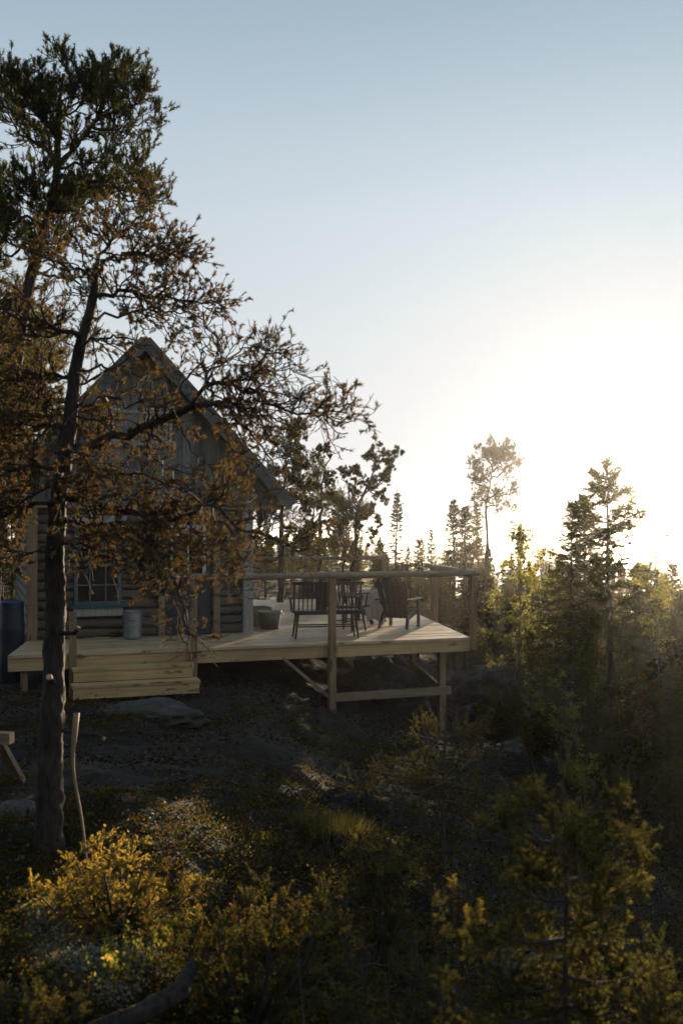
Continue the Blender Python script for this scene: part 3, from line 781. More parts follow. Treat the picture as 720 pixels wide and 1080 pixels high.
def thin(a, b, c, d, e):
    px0, px1 = 360 + a[0, 0] / a[0, 1] * FPX, 360 + a[-1, 0] / a[-1, 1] * FPX; py = HOR + (EYE - a[:, 2].mean()) / a[:, 1].mean() * FPX
    if px1 < px0: return (a, b * .75, c, .85, int(e * 1.15))
    if px0 > 195: return (a, b * .75, c, d * .9, int(e * 1.0))
    if py < 355: return (a, b * .75, c, d * 1.0, int(e * 1.2))
    if py < 400: return (a, b * .75, c, d * .8, int(e * .7))
    if py < 522: return (a, b * .75, c, d * .68, int(e * .78))
    return (a, b * .75, c, d * .75, int(e * 1.15))
big_pine([thin(*q) for q in LA], tP, tR, wd, fo, 1.25, .0235, .0052, (9, 6, 3), .68, .04, .85, (.025, .07))
# bark plates & dead stubs
treeA = thing('dying_pine', 'gnarled pine with rusty brown needles, its trunk in front of the steps', 'tree', (0, 0, 0))
base0 = np.array([tP[0, 0], DA, gz(tP[0, 0], DA)])
def rooted(mbx, b): mbx.v = [v - b for v in mbx.v]
rooted(wd, base0); rooted(fo, base0); treeA.location = base0
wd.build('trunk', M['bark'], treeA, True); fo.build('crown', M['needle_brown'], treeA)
def stub(pts, D, r, parent=treeA, org=base0):
    P_ = np.array([at(x, y, d_) for (x, y, d_) in pts]) - org
    s = MB(); s.tubes(P_, np.linspace(r * 1.15, r, len(P_)), 9); k = s.build('branch_stub', M['bark'], parent, True)
    d_ = norm(P_[-1] - P_[-2]); c = MB(); c.tubes(np.array([P_[-1] - d_ * .01, P_[-1] + d_ * .006]), np.array([r * 1.02, r * .96]), 9, cap=True); c.build('cut_end', M['cut'], k)
stub([(58, 720, DA - .02), (52, 714, DA - .16)], 0, .020)
stub([(66, 668, DA), (73, 668, DA - .08), (79, 668, DA - .12), (83, 662, DA - .13)], 0, .014)
stub([(64, 770, DA), (85, 774, DA - .1), (104, 775, DA - .12), (110, 779, DA - .12)], 0, .012)

# broken pole leaning on the trunk
mb = MB(); px_ = [(81, 752), (79, 775), (76, 800), (80, 830), (87, 865), (94, 905)]
P_ = np.array([at(x, y, 6.25 - .04 * i) for i, (x, y) in enumerate(px_)]); P_[-1, 2] = min(P_[-1, 2], gz(*P_[-1, :2]))
mb.tubes(resample(P_, 14), np.interp(np.arange(14), [0, 2, 4, 13], [.019, .017, .009, .007]), 8, cap=True)
o = mb.build('leaning_pole', M['post'], smooth=True); tag(o, 'thin bare pole leaning against the brown pine trunk', 'pole')

# ------------------------------------------------------------------ GREEN PINE (behind left)
DB = 8.6
tr = [(-16, 820), (-12, 700), (-6, 600), (2, 520), (11, 430), (16, 390), (21, 349), (30, 305), (40, 262), (48, 240), (54, 220), (60, 198), (61, 157), (62, 110), (67, 78)]
tw = [20, 18, 17, 16, 15, 14, 13, 12, 11, 10, 9, 8, 7, 4, 3]
P = np.array(zcor(tr, DB)); Pr = resample(np.c_[P, np.array(tw) / 2 / FPX * DB], 40); tP, tR = Pr[:, :3], Pr[:, 3]
base0 = np.array([tP[0, 0], DB, gz(tP[0, 0], DB)]); tP = np.vstack([base0 - [0, 0, .1], tP]); tR = np.r_[tR[0] * 1.3, tR]
LA = []; DA_ = DA
def LB(pts, dd, r0, r1, leafy, n2, K=12): LA.append((limb_px(pts, DB, dd, K), r0, r1, leafy, n2))
LB([(61, 175), (80, 155), (96, 137), (102, 122), (112, 100), (132, 75)], .3, .03, .006, 1.0, 34)
LB([(100, 128), (120, 118), (140, 112), (158, 105)], -.4, .015, .004, 1, 20)
LB([(98, 135), (118, 138), (140, 130), (155, 135)], .4, .015, .004, 1, 18)
LB([(62, 150), (48, 130), (35, 115), (28, 92)], -.3, .02, .005, 1.0, 26)
LB([(60, 165), (38, 150), (18, 140), (5, 115)], .4, .02, .005, 1.0, 26)
LB([(62, 128), (70, 105), (82, 92), (75, 75)], -.3, .015, .004, 1, 18)
LB([(60, 140), (42, 120), (20, 105), (15, 88)], .1, .015, .004, 1, 18)
LB([(61, 185), (85, 190), (115, 192), (140, 205), (165, 225)], -.3, .022, .005, .95, 28)
LB([(58, 200), (85, 205), (112, 205), (135, 190), (150, 180)], .5, .02, .005, .9, 24)
LB([(59, 195), (35, 190), (12, 195), (-12, 190)], .3, .02, .005, .95, 22)
LB([(61, 178), (90, 170), (120, 165), (150, 172)], .6, .018, .005, .75, 16)
LB([(54, 222), (75, 225), (95, 240), (110, 262)], -.5, .016, .004, .7, 14)
LB([(50, 236), (28, 230), (5, 238), (-15, 245)], -.4, .018, .005, .9, 18)
LB([(42, 260), (20, 262), (0, 275), (-20, 285)], .4, .018, .005, .9, 18)
LB([(36, 285), (60, 290), (85, 300), (100, 318)], .5, .018, .005, .75, 16)
LB([(30, 310), (8, 310), (-15, 320)], -.4, .018, .005, .9, 14)
LB([(22, 350), (5, 360), (-20, 370)], .3, .018, .005, .8, 12)
LA += rand_limbs(tP[27:39], 12, 0, 1, .6, None, .012, .95, 12, .08, .2, .25)
LA += rand_limbs(tP[14:27], 10, 0, 1, .8, None, .014, .75, 9, .05, .2, .1)
wd, fo = MB(), MB()
big_pine([(a, b * .85, c, d * .92, e) for a, b, c, d, e in LA], tP, tR, wd, fo, 1.6, .032, .0062, (9, 6, 3), .70, upb=.16, n2s=.72, tip=(.06, .13))
treeB = thing('green_pine', 'tall leaning green pine topping the left edge behind the brown pine', 'tree', tuple(base0))
rooted(wd, base0); rooted(fo, base0)
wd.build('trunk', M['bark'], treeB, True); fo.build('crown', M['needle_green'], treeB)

# ------------------------------------------------------------------ tree prototypes
def spruce_twigs(wd, fo, P1, R1, L, dens, nl, nw, n2=8):
    wd.tubes(P1, R1, 4)
    p, tg, r, tt = sample(P1, R1, n2, .15, 1.0)
    Lr = np.repeat(L, n2)
    P2, R2 = grow(p, deflect(tg, .5, .95, .92), Lr * rng.uniform(.15, .36, len(p)) * (1.25 - .7 * tt) + .03, 4, .08, (0, 0, -.05), .003, .0015)
    wd.tubes(P2, R2, 3)
    pp, tg, r, _ = sample(P2, R2, int(26 * dens), 0, 1); needles(fo, pp, deflect(tg, .4, 1.0), nl, nw)
    pp, tg, r, _ = sample(P1, R1, int(34 * dens), .2, 1); needles(fo, pp, deflect(tg, .4, 1.0), nl, nw)
def spruce_proto(name, label, H, wmax, crown0, mat, nb, dens=1.0, nl=.03, nw=.007, droop=-.04, sparse=0.0, seed=0, top_open=0):
    global rng
    rng = np.random.default_rng(seed)
    wd, fo = MB(), MB()
    K = 16; z = np.linspace(-.2, H, K); wob = np.cumsum(rng.normal(0, .012 * H / 6, (K, 2)), 0)
    tP = np.c_[wob, z]; tR = np.interp(z, [0, H], [.0125 * H + .012, .004]); wd.tubes(tP, tR, 8)
    nw_ = int(nb / 5.5); t = np.repeat(np.linspace(0, 1, nw_) ** .9, 6)[:nb]; nb = len(t); t = np.clip(t + rng.normal(0, .006, nb), 0, 1)
    k_ = rng.random(nb) > .10 + .25 * sparse; t = t[k_]; nb = len(t)
    zz = crown0 * H + t * (H * .985 - crown0 * H)
    az = np.arange(nb) * 1.047 * (1 + 0) + np.floor(t * nw_) * .5 + rng.normal(0, .25, nb)
    prof = (1 - t) ** .85 * (.6 + .4 * np.clip(t * 5, 0, 1)) * rng.uniform(.6, 1.15, nb) * (1 - .45 * (vnoise(np.floor(t * nw_) * .7, az * .5, seed) + .5))
    L = np.maximum(wmax * prof, .05)
    bx = np.interp(zz, z, tP[:, 0]); by = np.interp(zz, z, tP[:, 1])
    S = np.c_[bx, by, zz]; elv = np.interp(t, [0, .6, 1], [-.22, .02, .9]) + rng.normal(0, .08, nb)
    Dr = np.c_[np.cos(az), np.sin(az), elv]
    P1, R1 = grow(S, Dr, L, 7, .07, (0, 0, droop), .010 * H / 6, .003)
    P1[:, 4:, 2] += (L[:, None] * np.array([.02, .06, .12])[None])
    spruce_twigs(wd, fo, P1, R1, L, dens, nl, nw)
    # dead lower twigs
    nd = 26; zd = rng.uniform(.08, crown0 + .25, nd) * H; a = rng.uniform(0, 6.28, nd)
    Pd, Rd = grow(np.c_[np.interp(zd, z, tP[:, 0]), np.interp(zd, z, tP[:, 1]), zd], np.c_[np.cos(a), np.sin(a), rng.uniform(-.4, .2, nd)], rng.uniform(.2, .7, nd) * wmax, 6, .18, (0, 0, -.05), .006, .002); wd.tubes(Pd, Rd, 3)
    p, tg, r, tt = sample(Pd, Rd, 5, .2, 1); P3, R3 = grow(p, deflect(tg, .4, 1), .15 * wmax + .05, 4, .2, (0, 0, 0), .003, .0015); wd.tubes(P3, R3, 3)
    t = thing(name, label, 'tree', (0, 0, 0)); wd.build('trunk', M['bark_far'], t, True); fo.build('crown', M[mat], t)
    return t
def pine_proto(name, label, H, seed, mat='needle_olive', nl=12, spread=1.3, lean=.3, leafy=.8, crown0=.45, nlen=.06, nw=.011):
    global rng
    rng = np.random.default_rng(seed)
    K = 18; z = np.linspace(-.2, H, K); a = rng.uniform(0, 6.28)
    wob = np.cumsum(rng.normal(0, .035 * H / 5, (K, 2)), 0) + np.outer(np.linspace(0, 1, K) ** 1.5, [math.cos(a) * lean, math.sin(a) * lean])
    tP = np.c_[wob, z]; tR = np.interp(z, [0, H], [.014 * H + .01, .008])
    LA = rand_limbs(tP[int(K * crown0):], nl, 0, 1, spread, None, .02, leafy, 10, .06, .24, .25)
    LA += rand_limbs(tP[3:int(K * crown0)], 4, 0, 1, spread * .6, None, .01, leafy * .3, 5, -.02, .24, 0)
    wd, fo = MB(), MB(); big_pine(LA, tP, tR, wd, fo, .75, nlen, nw, (9, 6, 3), 1.25)
    t = thing(name, label, 'tree', (0, 0, 0)); wd.build('trunk', M['bark_far'], t, True); fo.build('crown', M[mat], t)
    return t
def birch_proto(name, label, H, seed, mat='birch_leaf', nb=40, wmax=1.0, stems=1, leaf=.045, den=1.0, barkm='birch_bark', cat='tree'):
    global rng
    rng = np.random.default_rng(seed)
    wd, fo = MB(), MB()
    for s in range(stems):
        K = 14; z = np.linspace(-.15, H * rng.uniform(.75, 1), K)
        a = rng.uniform(0, 6.28); wob = np.cumsum(rng.normal(0, .03 * H / 5, (K, 2)), 0) + np.outer(np.linspace(0, 1, K), [math.cos(a), math.sin(a)]) * (.12 * H if stems > 1 else .04 * H)
        tP = np.c_[wob, z]; tR = np.interp(z, [0, H], [.008 * H + .005, .003]); wd.tubes(tP, tR, 7)
        n = nb // stems; t = rng.uniform(.25, 1, n); S = np.stack([np.interp(t * z[-1], z, tP[:, i]) for i in range(3)], 1)
        az = rng.uniform(0, 6.28, n); L = wmax * (1.15 - t) * rng.uniform(.5, 1.2, n)
        P1, R1 = grow(S, np.c_[np.cos(az), np.sin(az), rng.uniform(.5, 1.3, n)], L, 7, .15, (0, 0, -.02), .008, .002); wd.tubes(P1, R1, 4)
        p, tg, r, tt = sample(P1, R1, 8, .2, 1); P2, R2 = grow(p, deflect(tg, .4, 1), np.repeat(L, 8) * rng.uniform(.2, .45, len(p)) + .05, 5, .18, (0, 0, -.06), .003, .0012); wd.tubes(P2, R2, 3)
        keep = (vnoise(P2[:, 1, 0] * 3, P2[:, 1, 2] * 3, seed) + .5) > .3
        p, tg, r, _ = sample(P2[keep], R2[keep], int(14 * den), .1, 1); dd = norm(deflect(tg, .4, 1.4) + [0, 0, -.5]); leaves(fo, p, dd, leaf, leaf * .75)
    t = thing(name, label, cat, (0, 0, 0)); wd.build('trunk', M[barkm], t, True); fo.build('crown', M[mat], t)
    return t

PROTO_USED = {}
def place(proto, px, D, ytop, H, label, rz=0, dx=None, sc=None, group=None, name=None, z=None):
    """stand a tree at column px and distance D, tall enough that its top reaches ytop"""
    x = (px - 360) / FPX * D; g_ = gz(x, D) if z is None else z; top = EYE - (ytop - HOR) / FPX * D
    s = (top - g_) / H
    sxy = s if sc is None else sc
    if proto.name not in PROTO_USED:
        PROTO_USED[proto.name] = 1; r = proto; r.location = (x, D, g_); r.rotation_euler = (0, 0, rz); r.scale = (sxy, sxy, s); r['label'] = label
        if group: r['group'] = group
        return r
    return dup(proto, (x, D, g_), rz, (sxy, sxy, s), label, group)

sA = spruce_proto('spruce_tree', '', 6, 1.75, .26, 'spruce', 330, 1.5, .036, .014, seed=21, sparse=.1)
sB = spruce_proto('spruce_tree', '', 6, 1.6, .30, 'spruce', 300, 1.5, .036, .014, seed=22, sparse=.1)
sC = spruce_proto('spruce_tree', '', 5, 1.35, .04, 'spruce', 260, 1.0, .036, .011, seed=23, sparse=.12)
sD = spruce_proto('spruce_tree', '', 6, 1.15, .10, 'spruce_far', 210, .9, .05, .016, seed=24, sparse=.1)
pA = pine_proto('pine_tree', '', 5, 31, lean=.9, leafy=1.0)
pB = pine_proto('pine_tree', '', 5, 32, lean=.4, leafy=1.0, crown0=.55, spread=1.0)
pC = pine_proto('pine_tree', '', 5.5, 33, lean=.2, leafy=1.1, nl=20)
bA = birch_proto('birch_tree', '', 4, 41, nb=46, wmax=1.1)
bB = birch_proto('birch_tree', '', 4, 42, nb=60, wmax=1.1, stems=3)
shA = birch_proto('leafy_shrub', '', 1.6, 43, 'leaf', 60, .7, 5, .05, 1.0, 'twig', 'shrub')

# traced individual pines
def traced(name, label, D, trunk, w0, limbs, seed, mat='needle_olive', leafy=1.0, n2=9, size=1.0, nl=.06, nw=.012, den=.8, upb=.08, extra=6, sp=.5):
    global rng
    rng = np.random.default_rng(seed)
    P = np.array([at(x, y, D) for x, y in trunk]); b = np.array([P[0, 0], D, gz(P[0, 0], D)])
    if b[2] < P[0, 2]: P = np.vstack([b - [0, 0, .2], P])
    else: b[2] = P[0, 2]
    P = resample(P, 26); P[1:, :2] += rng.normal(0, .012 * D / 16, (25, 2)); K = 26; tR = np.linspace(w0, .008, K)
    LA = [(limb_px(l, D, dd, 9), .02 * D / 20, .005, leafy, n2) for l, dd in limbs]
    LA += rand_limbs(P[10:], extra, 0, 1, sp, None, .012, leafy, max(4, n2 // 2), .05, .22, .2)
    wd, fo = MB(), MB()
    if name == 'spruce_tree':
        wd.tubes(P, tR, 10)
        LA += rand_limbs(P[15:], 44, 0, 1, .42, None, .008, 1, 5, .05, .12, .1) + rand_limbs(P[4:18], 44, 0, 1, .8, None, .010, 1, 5, -.02, .12, -.1)
        for a, r0, r1, lf, n_ in LA:
            Ln = np.linalg.norm(np.diff(a, axis=0), axis=1).sum(); a = resample(a, 8)
            for rep in range(2): spruce_twigs(wd, fo, a[None], np.linspace(r0 * .8, .003, 8)[None], np.array([max(Ln, .3)]), den * 2.0, nl, nw * 1.6, 13)
    else: big_pine(LA, P, tR, wd, fo, den, nl, nw, (9, 6, 3), size, upb)
    rooted(wd, b); rooted(fo, b); t = thing(name, label, 'tree', tuple(b)); wd.build('trunk', M['bark_far'], t, True); fo.build('crown', M[mat], t); return t
D_ = 16.0
traced('spruce_tree', 'broad open spruce with long upswept limbs standing in the sun glow', D_, [(647, 850), (645, 760), (642, 660), (641, 590), (640, 545), (641, 506)], .10,
 [(l, d) for l, d in [([(641, 588), (662, 572), (684, 560), (702, 566)], -.3), ([(641, 575), (665, 562), (680, 546)], .3), ([(641, 560), (660, 548), (676, 540)], -.2), ([(641, 545), (655, 535), (668, 530)], .2),
  ([(641, 530), (652, 522), (662, 512)], 0), ([(641, 520), (630, 514), (622, 514)], .1), ([(641, 535), (626, 530), (618, 536)], -.2), ([(641, 552), (622, 548), (610, 556)], .3), ([(641, 570), (622, 570), (606, 580)], -.2),
  ([(641, 600), (662, 598), (685, 606)], .4), ([(641, 610), (620, 612), (604, 622)], .2), ([(642, 630), (662, 632), (680, 642)], -.3), ([(642, 645), (622, 650), (606, 662)], .4), ([(643, 665), (664, 668), (684, 680)], .3), ([(643, 690), (622, 694), (608, 706)], -.4), ([(643, 590), (643, 600), (650, 615)], -.8), ([(642, 560), (640, 570), (636, 590)], -.8), ([(643, 650), (650, 660), (655, 680)], -.8),
  ([(644, 720), (664, 722), (680, 735)], .2), ([(644, 735), (625, 740), (612, 752)], -.3)]], 301, 'spruce', .85, 9, .85, .036, .008, .9, 0.0, 14, .45)
traced('pine_tree', 'tall thin pine with a sparse flat crown right of the deck', 36.0, [(513, 640), (514, 570), (512, 540), (515, 515), (520, 488)], .15,
 [([(515, 515), (500, 505), (497, 495)], 0), ([(517, 505), (530, 495), (545, 487)], .5), ([(519, 495), (510, 480), (503, 478)], -.4), ([(520, 492), (528, 478), (540, 476)], .2), ([(520, 490), (521, 478), (518, 470)], 0), ([(514, 525), (530, 520), (543, 518)], -.4), ([(513, 535), (525, 530), (535, 545)], .4), ([(514, 530), (506, 526), (502, 520)], .3), ([(519, 498), (530, 486), (534, 472)], -.6), ([(516, 508), (508, 500), (500, 487)], .6)], 302, 'needle_olive', .85, 12, .95, .07, .016, .7, .1, 0, 1.0)
traced('pine_tree', 'leaning pine with twisted top behind the garden chairs', 25.0, [(372, 640), (374, 572), (376, 533), (388, 514), (396, 494), (406, 479)], .10,
 [([(377, 530), (366, 512), (362, 497)], .3), ([(382, 522), (395, 520), (405, 530)], -.3), ([(388, 514), (378, 500), (372, 492)], .2), ([(392, 505), (402, 505), (408, 498)], .3), ([(400, 488), (408, 486), (411, 492)], 0), ([(376, 540), (390, 540), (402, 548)], .4), ([(376, 545), (362, 540), (352, 548)], -.4), ([(375, 560), (388, 562), (400, 572)], -.3), ([(397, 492), (390, 484), (386, 480)], .3)], 303, 'needle_olive', .8, 11, .42, .07, .015, .9, .1, 4, .6)
traced('pine_tree', 'thin pine with a hooked bare top behind the spindle bench', 26.0, [(338, 640), (337, 568), (339, 518), (342, 494), (350, 476), (357, 478)], .08,
 [([(338, 560), (325, 556), (316, 562)], .2), ([(338, 550), (350, 546), (360, 552)], -.2), ([(339, 535), (328, 530), (320, 536)], .2), ([(339, 528), (350, 522), (356, 526)], .1), ([(340, 515), (331, 510), (327, 514)], .2), ([(340, 508), (348, 502), (352, 506)], -.2), ([(338, 575), (350, 576), (362, 584)], .3)], 304, 'needle_olive', .8, 10, .42, .06, .015, 1.0, 0, 8, .5)
traced('pine_tree', 'bushy pine rising past the right eave of the cabin', 23.0, [(296, 640), (297, 560), (299, 520), (302, 495), (300, 470), (304, 452)], .10,
 [([(300, 520), (312, 512), (326, 516)], .2), ([(300, 505), (288, 498), (278, 500)], -.2), ([(302, 495), (314, 486), (324, 480)], -.3), ([(301, 480), (290, 470), (284, 462)], .3), ([(301, 475), (312, 464), (320, 455)], .2), ([(299, 530), (316, 532), (330, 540)], -.4), ([(298, 545), (285, 540), (275, 545)], .3), ([(303, 460), (310, 450), (316, 446)], .1), ([(298, 560), (314, 560), (328, 568)], .4)], 305, 'needle_olive', .8, 13, .5, .06, .014, 1.0, .08, 8, .7)

# right group of spruces
place(sA, 617, 17.5, 508, 6, 'taller of the two narrow spruces side by side left of the sun')
place(sB, 599, 17.0, 518, 6, 'shorter narrow spruce with bare lower trunk, left of its taller twin', 1.0)
place(sA, 668, 20.5, 585, 6, 'dark spruce half hidden behind the right side of the broad open spruce', 3.0)
place(bB, 704, 13.5, 618, 4, 'leafy birch clump with several stems at the right edge', .4)
place(bA, 680, 17.0, 590, 4, 'slim birch between the broad open spruce and the right edge', 1.8)
place(bA, 548, 19.0, 548, 4, 'bright leafy birch right of the deck corner', 0.3)
place(bB, 530, 23.0, 600, 4, 'bushy birch behind the bright birch near the deck corner', 1.1)
place(sD, 503, 40.0, 520, 6, 'rightmost of three pointed spruces, close left of the tall thin pine', .3)
place(sD, 478, 28.0, 515, 6, 'leftmost of three pointed spruces above the right end of the railing', 1.3)
place(sD, 490, 31.0, 522, 6, 'slim middle one of three pointed spruces above the railing corner', 2.3)
place(sD, 549, 33.0, 540, 6, 'small far spruce tip showing above the bright birch', .3, sc=.7)
place(sD, 418, 30.0, 510, 6, 'lone pointed spruce rising above the middle of the deck rail', 3.3, sc=.75)
place(pB, 362, 24.5, 520, 5, 'short crooked pine between two larger pines behind the bench', 4.0)
place(pA, 322, 29.0, 500, 5, 'dark pine filling the gap between cabin eave and bench', 1.0)
place(sC, 440, 26.0, 560, 5, 'low wide spruce behind the right garden chair', 1.0)
place(sC, 465, 24.0, 590, 5, 'low dark spruce behind the deck corner post', 3.0)
place(sD, 400, 34.0, 560, 6, 'far spruce low behind the back railing', 4.0)
place(sC, 350, 30.0, 565, 5, 'wide dark spruce behind the back railing', 5.0)
place(sC, 300, 27.0, 560, 5, 'wide dark spruce behind the cabin corner post', 2.0)
place(bA, 585, 20.5, 600, 4, 'slender birch between the bright birch and twin spruces', 2.5)
# left behind the cabin
place(pC, 2, 19.5, 330, 5.5, 'tall pine behind the cabin at the far left edge', 3.0)
place(pA, 60, 23.0, 350, 5, 'pine standing behind the left slope of the cabin roof', 5.0)
place(sC, 12, 20.0, 520, 5, 'dense spruce beside the left wall of the cabin', 1.0)
# forest fill: mid slope on the right, filler behind, with unique positions
rng = np.random.default_rng(77)
GF = 'spruces crowding the slope below the deck'
n_f = 0
fill = [(470, 27, 590), (510, 30, 590), (535, 28, 600), (625, 30, 575), (655, 33, 590), (700, 32, 596), (600, 27, 600), (585, 14.5, 700), (620, 15, 720), (680, 15.5, 650), (650, 13.8, 700), (715, 14, 640), (560, 18, 660), (500, 21, 640), (520, 17, 715), (545, 15.5, 725), (575, 18.5, 660), (560, 23, 590), (590, 24, 580), (628, 24, 580), (668, 23, 600), (690, 20, 600), (715, 18, 610), (705, 24, 585), (675, 27, 580),
        (570, 14.0, 760), (610, 14.5, 720), (640, 13.2, 735), (665, 14.2, 690), (705, 11.5, 690), (690, 12.8, 740), (725, 9.5, 730), (650, 11.2, 800), (600, 12.5, 800), (540, 12.8, 800)]
for px, D, yt in fill:
    pr = [sC, sA, sC, sB][n_f % 4]; n_f += 1
    place(pr, px, D, yt, {sC: 5, sA: 6, sB: 6}[pr], 'dark spruce among the dense growth on the slope right of the deck', rng.uniform(0, 6.28), group=GF)
GB = 'trees massed beyond the deck'
for px, D, yt in [(330, 34, 575), (375, 36, 560), (395, 30, 580), (430, 38, 570), (455, 34, 550), (490, 38, 560), (515, 36, 570), (540, 40, 575), (575, 42, 580), (610, 45, 578), (645, 50, 590), (690, 48, 604), (280, 32, 540), (250, 34, 530), (360, 42, 560), (445, 44, 560), (-10, 26, 480), (30, 27, 500)]:
    pr = [sD, pC, sD][n_f % 3]; n_f += 1
    place(pr, px, D, yt, {sD: 6, pC: 5.5}[pr], 'hazy evergreen in the belt of trees beyond the deck', rng.uniform(0, 6.28), group=GB)
GS = 'leafy shrubs on the slope'
k = 0
for px, D, yt in [(530, 14.5, 735), (505, 16.5, 735), (560, 16.5, 700), (585, 15.5, 745), (625, 17.5, 700), (660, 16.5, 700), (700, 15, 720), (520, 24, 600), (590, 13.5, 690), (680, 13, 700), (720, 12, 660), (615, 12.0, 760), (565, 13, 745)]:
    place([shA, bB][k % 3 == 2], px, D, yt, [1.6, 4][k % 3 == 2], 'leafy bush catching light on the slope right of the deck', rng.uniform(0, 6.28), group=GS); k += 1

# far wood, one mass
mb = MB()
for i in range(900):
    y = 40 + 110 * rng.random() ** 1.3; x = rng.uniform(-.45, .55) * y
    z = gz(x, y); h = rng.uniform(3.5, 6) 
    h = min(h, max(2.0, EYE - .030 * y - z)); n = 90; zz = rng.uniform(.1, 1, n) ** .8; a = rng.uniform(0, 6.28, n); r = (1 - zz) * h * .18 + .1
    p = np.c_[x + 0 * a, y + 0 * a, z + zz * h]; d_ = norm(np.c_[np.cos(a), np.sin(a), rng.uniform(-.5, .4, n)])
    xx = perp(d_) * (.05 * h); V = np.stack([p - xx * .5, p + xx * .5, p + d_ * r[:, None] * 1.4], 1)
    mb.add(V.reshape(-1, 3), np.arange(3 * n).reshape(-1, 3))
o = mb.build('far_wood', M['spruce_far']); tag(o, 'distant wooded slope running down to the water', 'wood', kind='stuff')

# ------------------------------------------------------------------ ROCKS
def rock(px, py, D, size, label, seed, flat=.55, name='rock', z=None):
    r = np.random.default_rng(seed)
    import bmesh
    bm = bmesh.new(); bmesh.ops.create_icosphere(bm, subdivisions=4, radius=1)
    x, y = (px - 360) / FPX * D, D
    off = r.uniform(0, 50, 3)
    for v in bm.verts:
        c = v.co.copy()
        n = mnoise.fractal(c * 1.2 + Vector(off), 1, 2, 4) * .38 + mnoise.fractal(c * 4 + Vector(off), 1, 2, 3) * .10
        q = mnoise.cell(c * 1.6 + Vector(off)) * .10 - .16 * abs(mnoise.noise(c * 2.1 + Vector(off))) - .05 * abs(mnoise.noise(c * 7 + Vector(off)))
        v.co = c * (1 + n + q); v.co.x *= size[0]; v.co.y *= size[1]; v.co.z *= size[2]
    me = bpy.data.meshes.new(name); bm.to_mesh(me); bm.free(); me.materials.append(M['rock'])
    for p in me.polygons: p.use_smooth = True
    o = bpy.data.objects.new(name, me); COL.objects.link(o)
    o.location = (x, y, gz(x, y) + (0 if z is None else z)); o.rotation_euler = (0, 0, r.uniform(0, 6)); tag(o, label, 'rock'); return o
rock(155, 770, 12.0, (.85, .5, .17), 'low grey boulder in the soil in front of the steps', 1)
rock(512, 690, 19.5, (.75, .9, .6), 'large grey boulder behind the deck corner post', 2, z=.35)
rock(562, 722, 19, (.9, .9, .55), 'pale rock face on the slope below the bright birch', 3)
rock(508, 745, 16.8, (.6, .5, .35), 'grey boulder beside the deck support post', 4)
rock(402, 745, 17.0, (1.2, .9, .5), 'dark rock ledge in the shade beneath the deck', 5)
rock(270, 740, 17.0, (1.2, .6, .35), 'rock hidden in the dark gap under the deck', 6)
rock(540, 905, 6.6, (.3, .22, .08), 'flat grey stone in the heath behind the right spruce sapling', 7)
rock(16, 882, 7.2, (.22, .2, .10), 'pale stone at the foot of the brown pine', 8)
rock(325, 655, 25.5, (.5, .4, .9), 'rounded rock behind the back railing', 9, z=.1)
rock(560, 720, 14.8, (.9, .6, .3), 'grey rock slab half buried under spruce branches', 10)
# small stones scattered, each counts as stuff
mb = MB()
rng = np.random.default_rng(5)
for i in range(1500):
    D = 4.5 + 10 * rng.random(); x = rng.uniform(-.4, .4) * D; s = rng.uniform(.004, .016) * (1 + .05 * D)
    c = np.array([x, D, gz(x, D) + s * .3]); v = norm(rng.normal(0, 1, (6, 3)))
    v = np.array([(1, 0, 0), (0, 1, 0), (-1, 0, 0), (0, -1, 0), (0, 0, .6), (0, 0, -.6)]) * rng.uniform(.6, 1.3, (6, 1)) * s + c
    mb.add(v, [[0, 1, 4], [1, 2, 4], [2, 3, 4], [3, 0, 4], [1, 0, 5], [2, 1, 5], [3, 2, 5], [0, 3, 5]])
o = mb.build('gravel', M['ground']); tag(o, 'scattered pebbles on the dark soil', 'gravel', kind='stuff')

# ------------------------------------------------------------------ GROUND COVER (stuff)
def scatter(n, f, Dmin=3.2, Dmax=14, xl=-.42, xr=.45, pw=1.0):
    D = Dmin + (Dmax - Dmin) * rng.random(n) ** pw; x = rng.uniform(xl, xr, n) * D
    k = f(x, D); return x[k], D[k]
def cover(name, label, cat, mat, n, f, L, w, count, spread, up=.8, kind='leaf', **kw):
    x, y = scatter(n, f, **kw); z = ground_z(x, y); m = len(x)
    P = np.repeat(np.c_[x, y, z], count, 0); sp = spread * rng.uniform(.4, 1.3, (m, 1)).repeat(count, 0)
    off = rng.normal(0, 1, P.shape) * sp * [1, 1, .35]; off[:, 2] = np.abs(off[:, 2]); P = P + off
    d_ = norm(np.c_[rng.normal(0, 1, (len(P), 2)), rng.uniform(up * .2, up * 1.6, len(P))])
    mb = MB(); (leaves if kind == 'leaf' else needles)(mb, P, d_, L, w); o = mb.build(name, M[mat]); tag(o, label, cat, kind='stuff'); return o
ns = lambda x, y, s, t, sd=0: vnoise(x * s, y * s, sd) > t
cover('bark_chips', 'bark chips and dead leaves strewn over the dark slope below the deck', 'litter', 'litter', 7000, lambda x, y: ns(x, y, 2.2, -.2, 12), .04, .028, 4, .12, .12, Dmin=6.0, Dmax=15, pw=1.0)
cover('heath_plants', 'low dark heath plants covering the near slope', 'ground cover', 'leaf', 9000, lambda x, y: ns(x, y, 1.1, .0, 1) | (y < 6.5), .024, .015, 30, .06, .7, Dmin=3.0, Dmax=13, pw=1.4)
cover('dry_litter', 'brown fallen needles and dry twigs over the soil', 'litter', 'litter', 7000, lambda x, y: ns(x, y, .8, -.25, 2), .05, .006, 10, .09, .12, 'needle', Dmin=3.0, Dmax=15, pw=1.2)
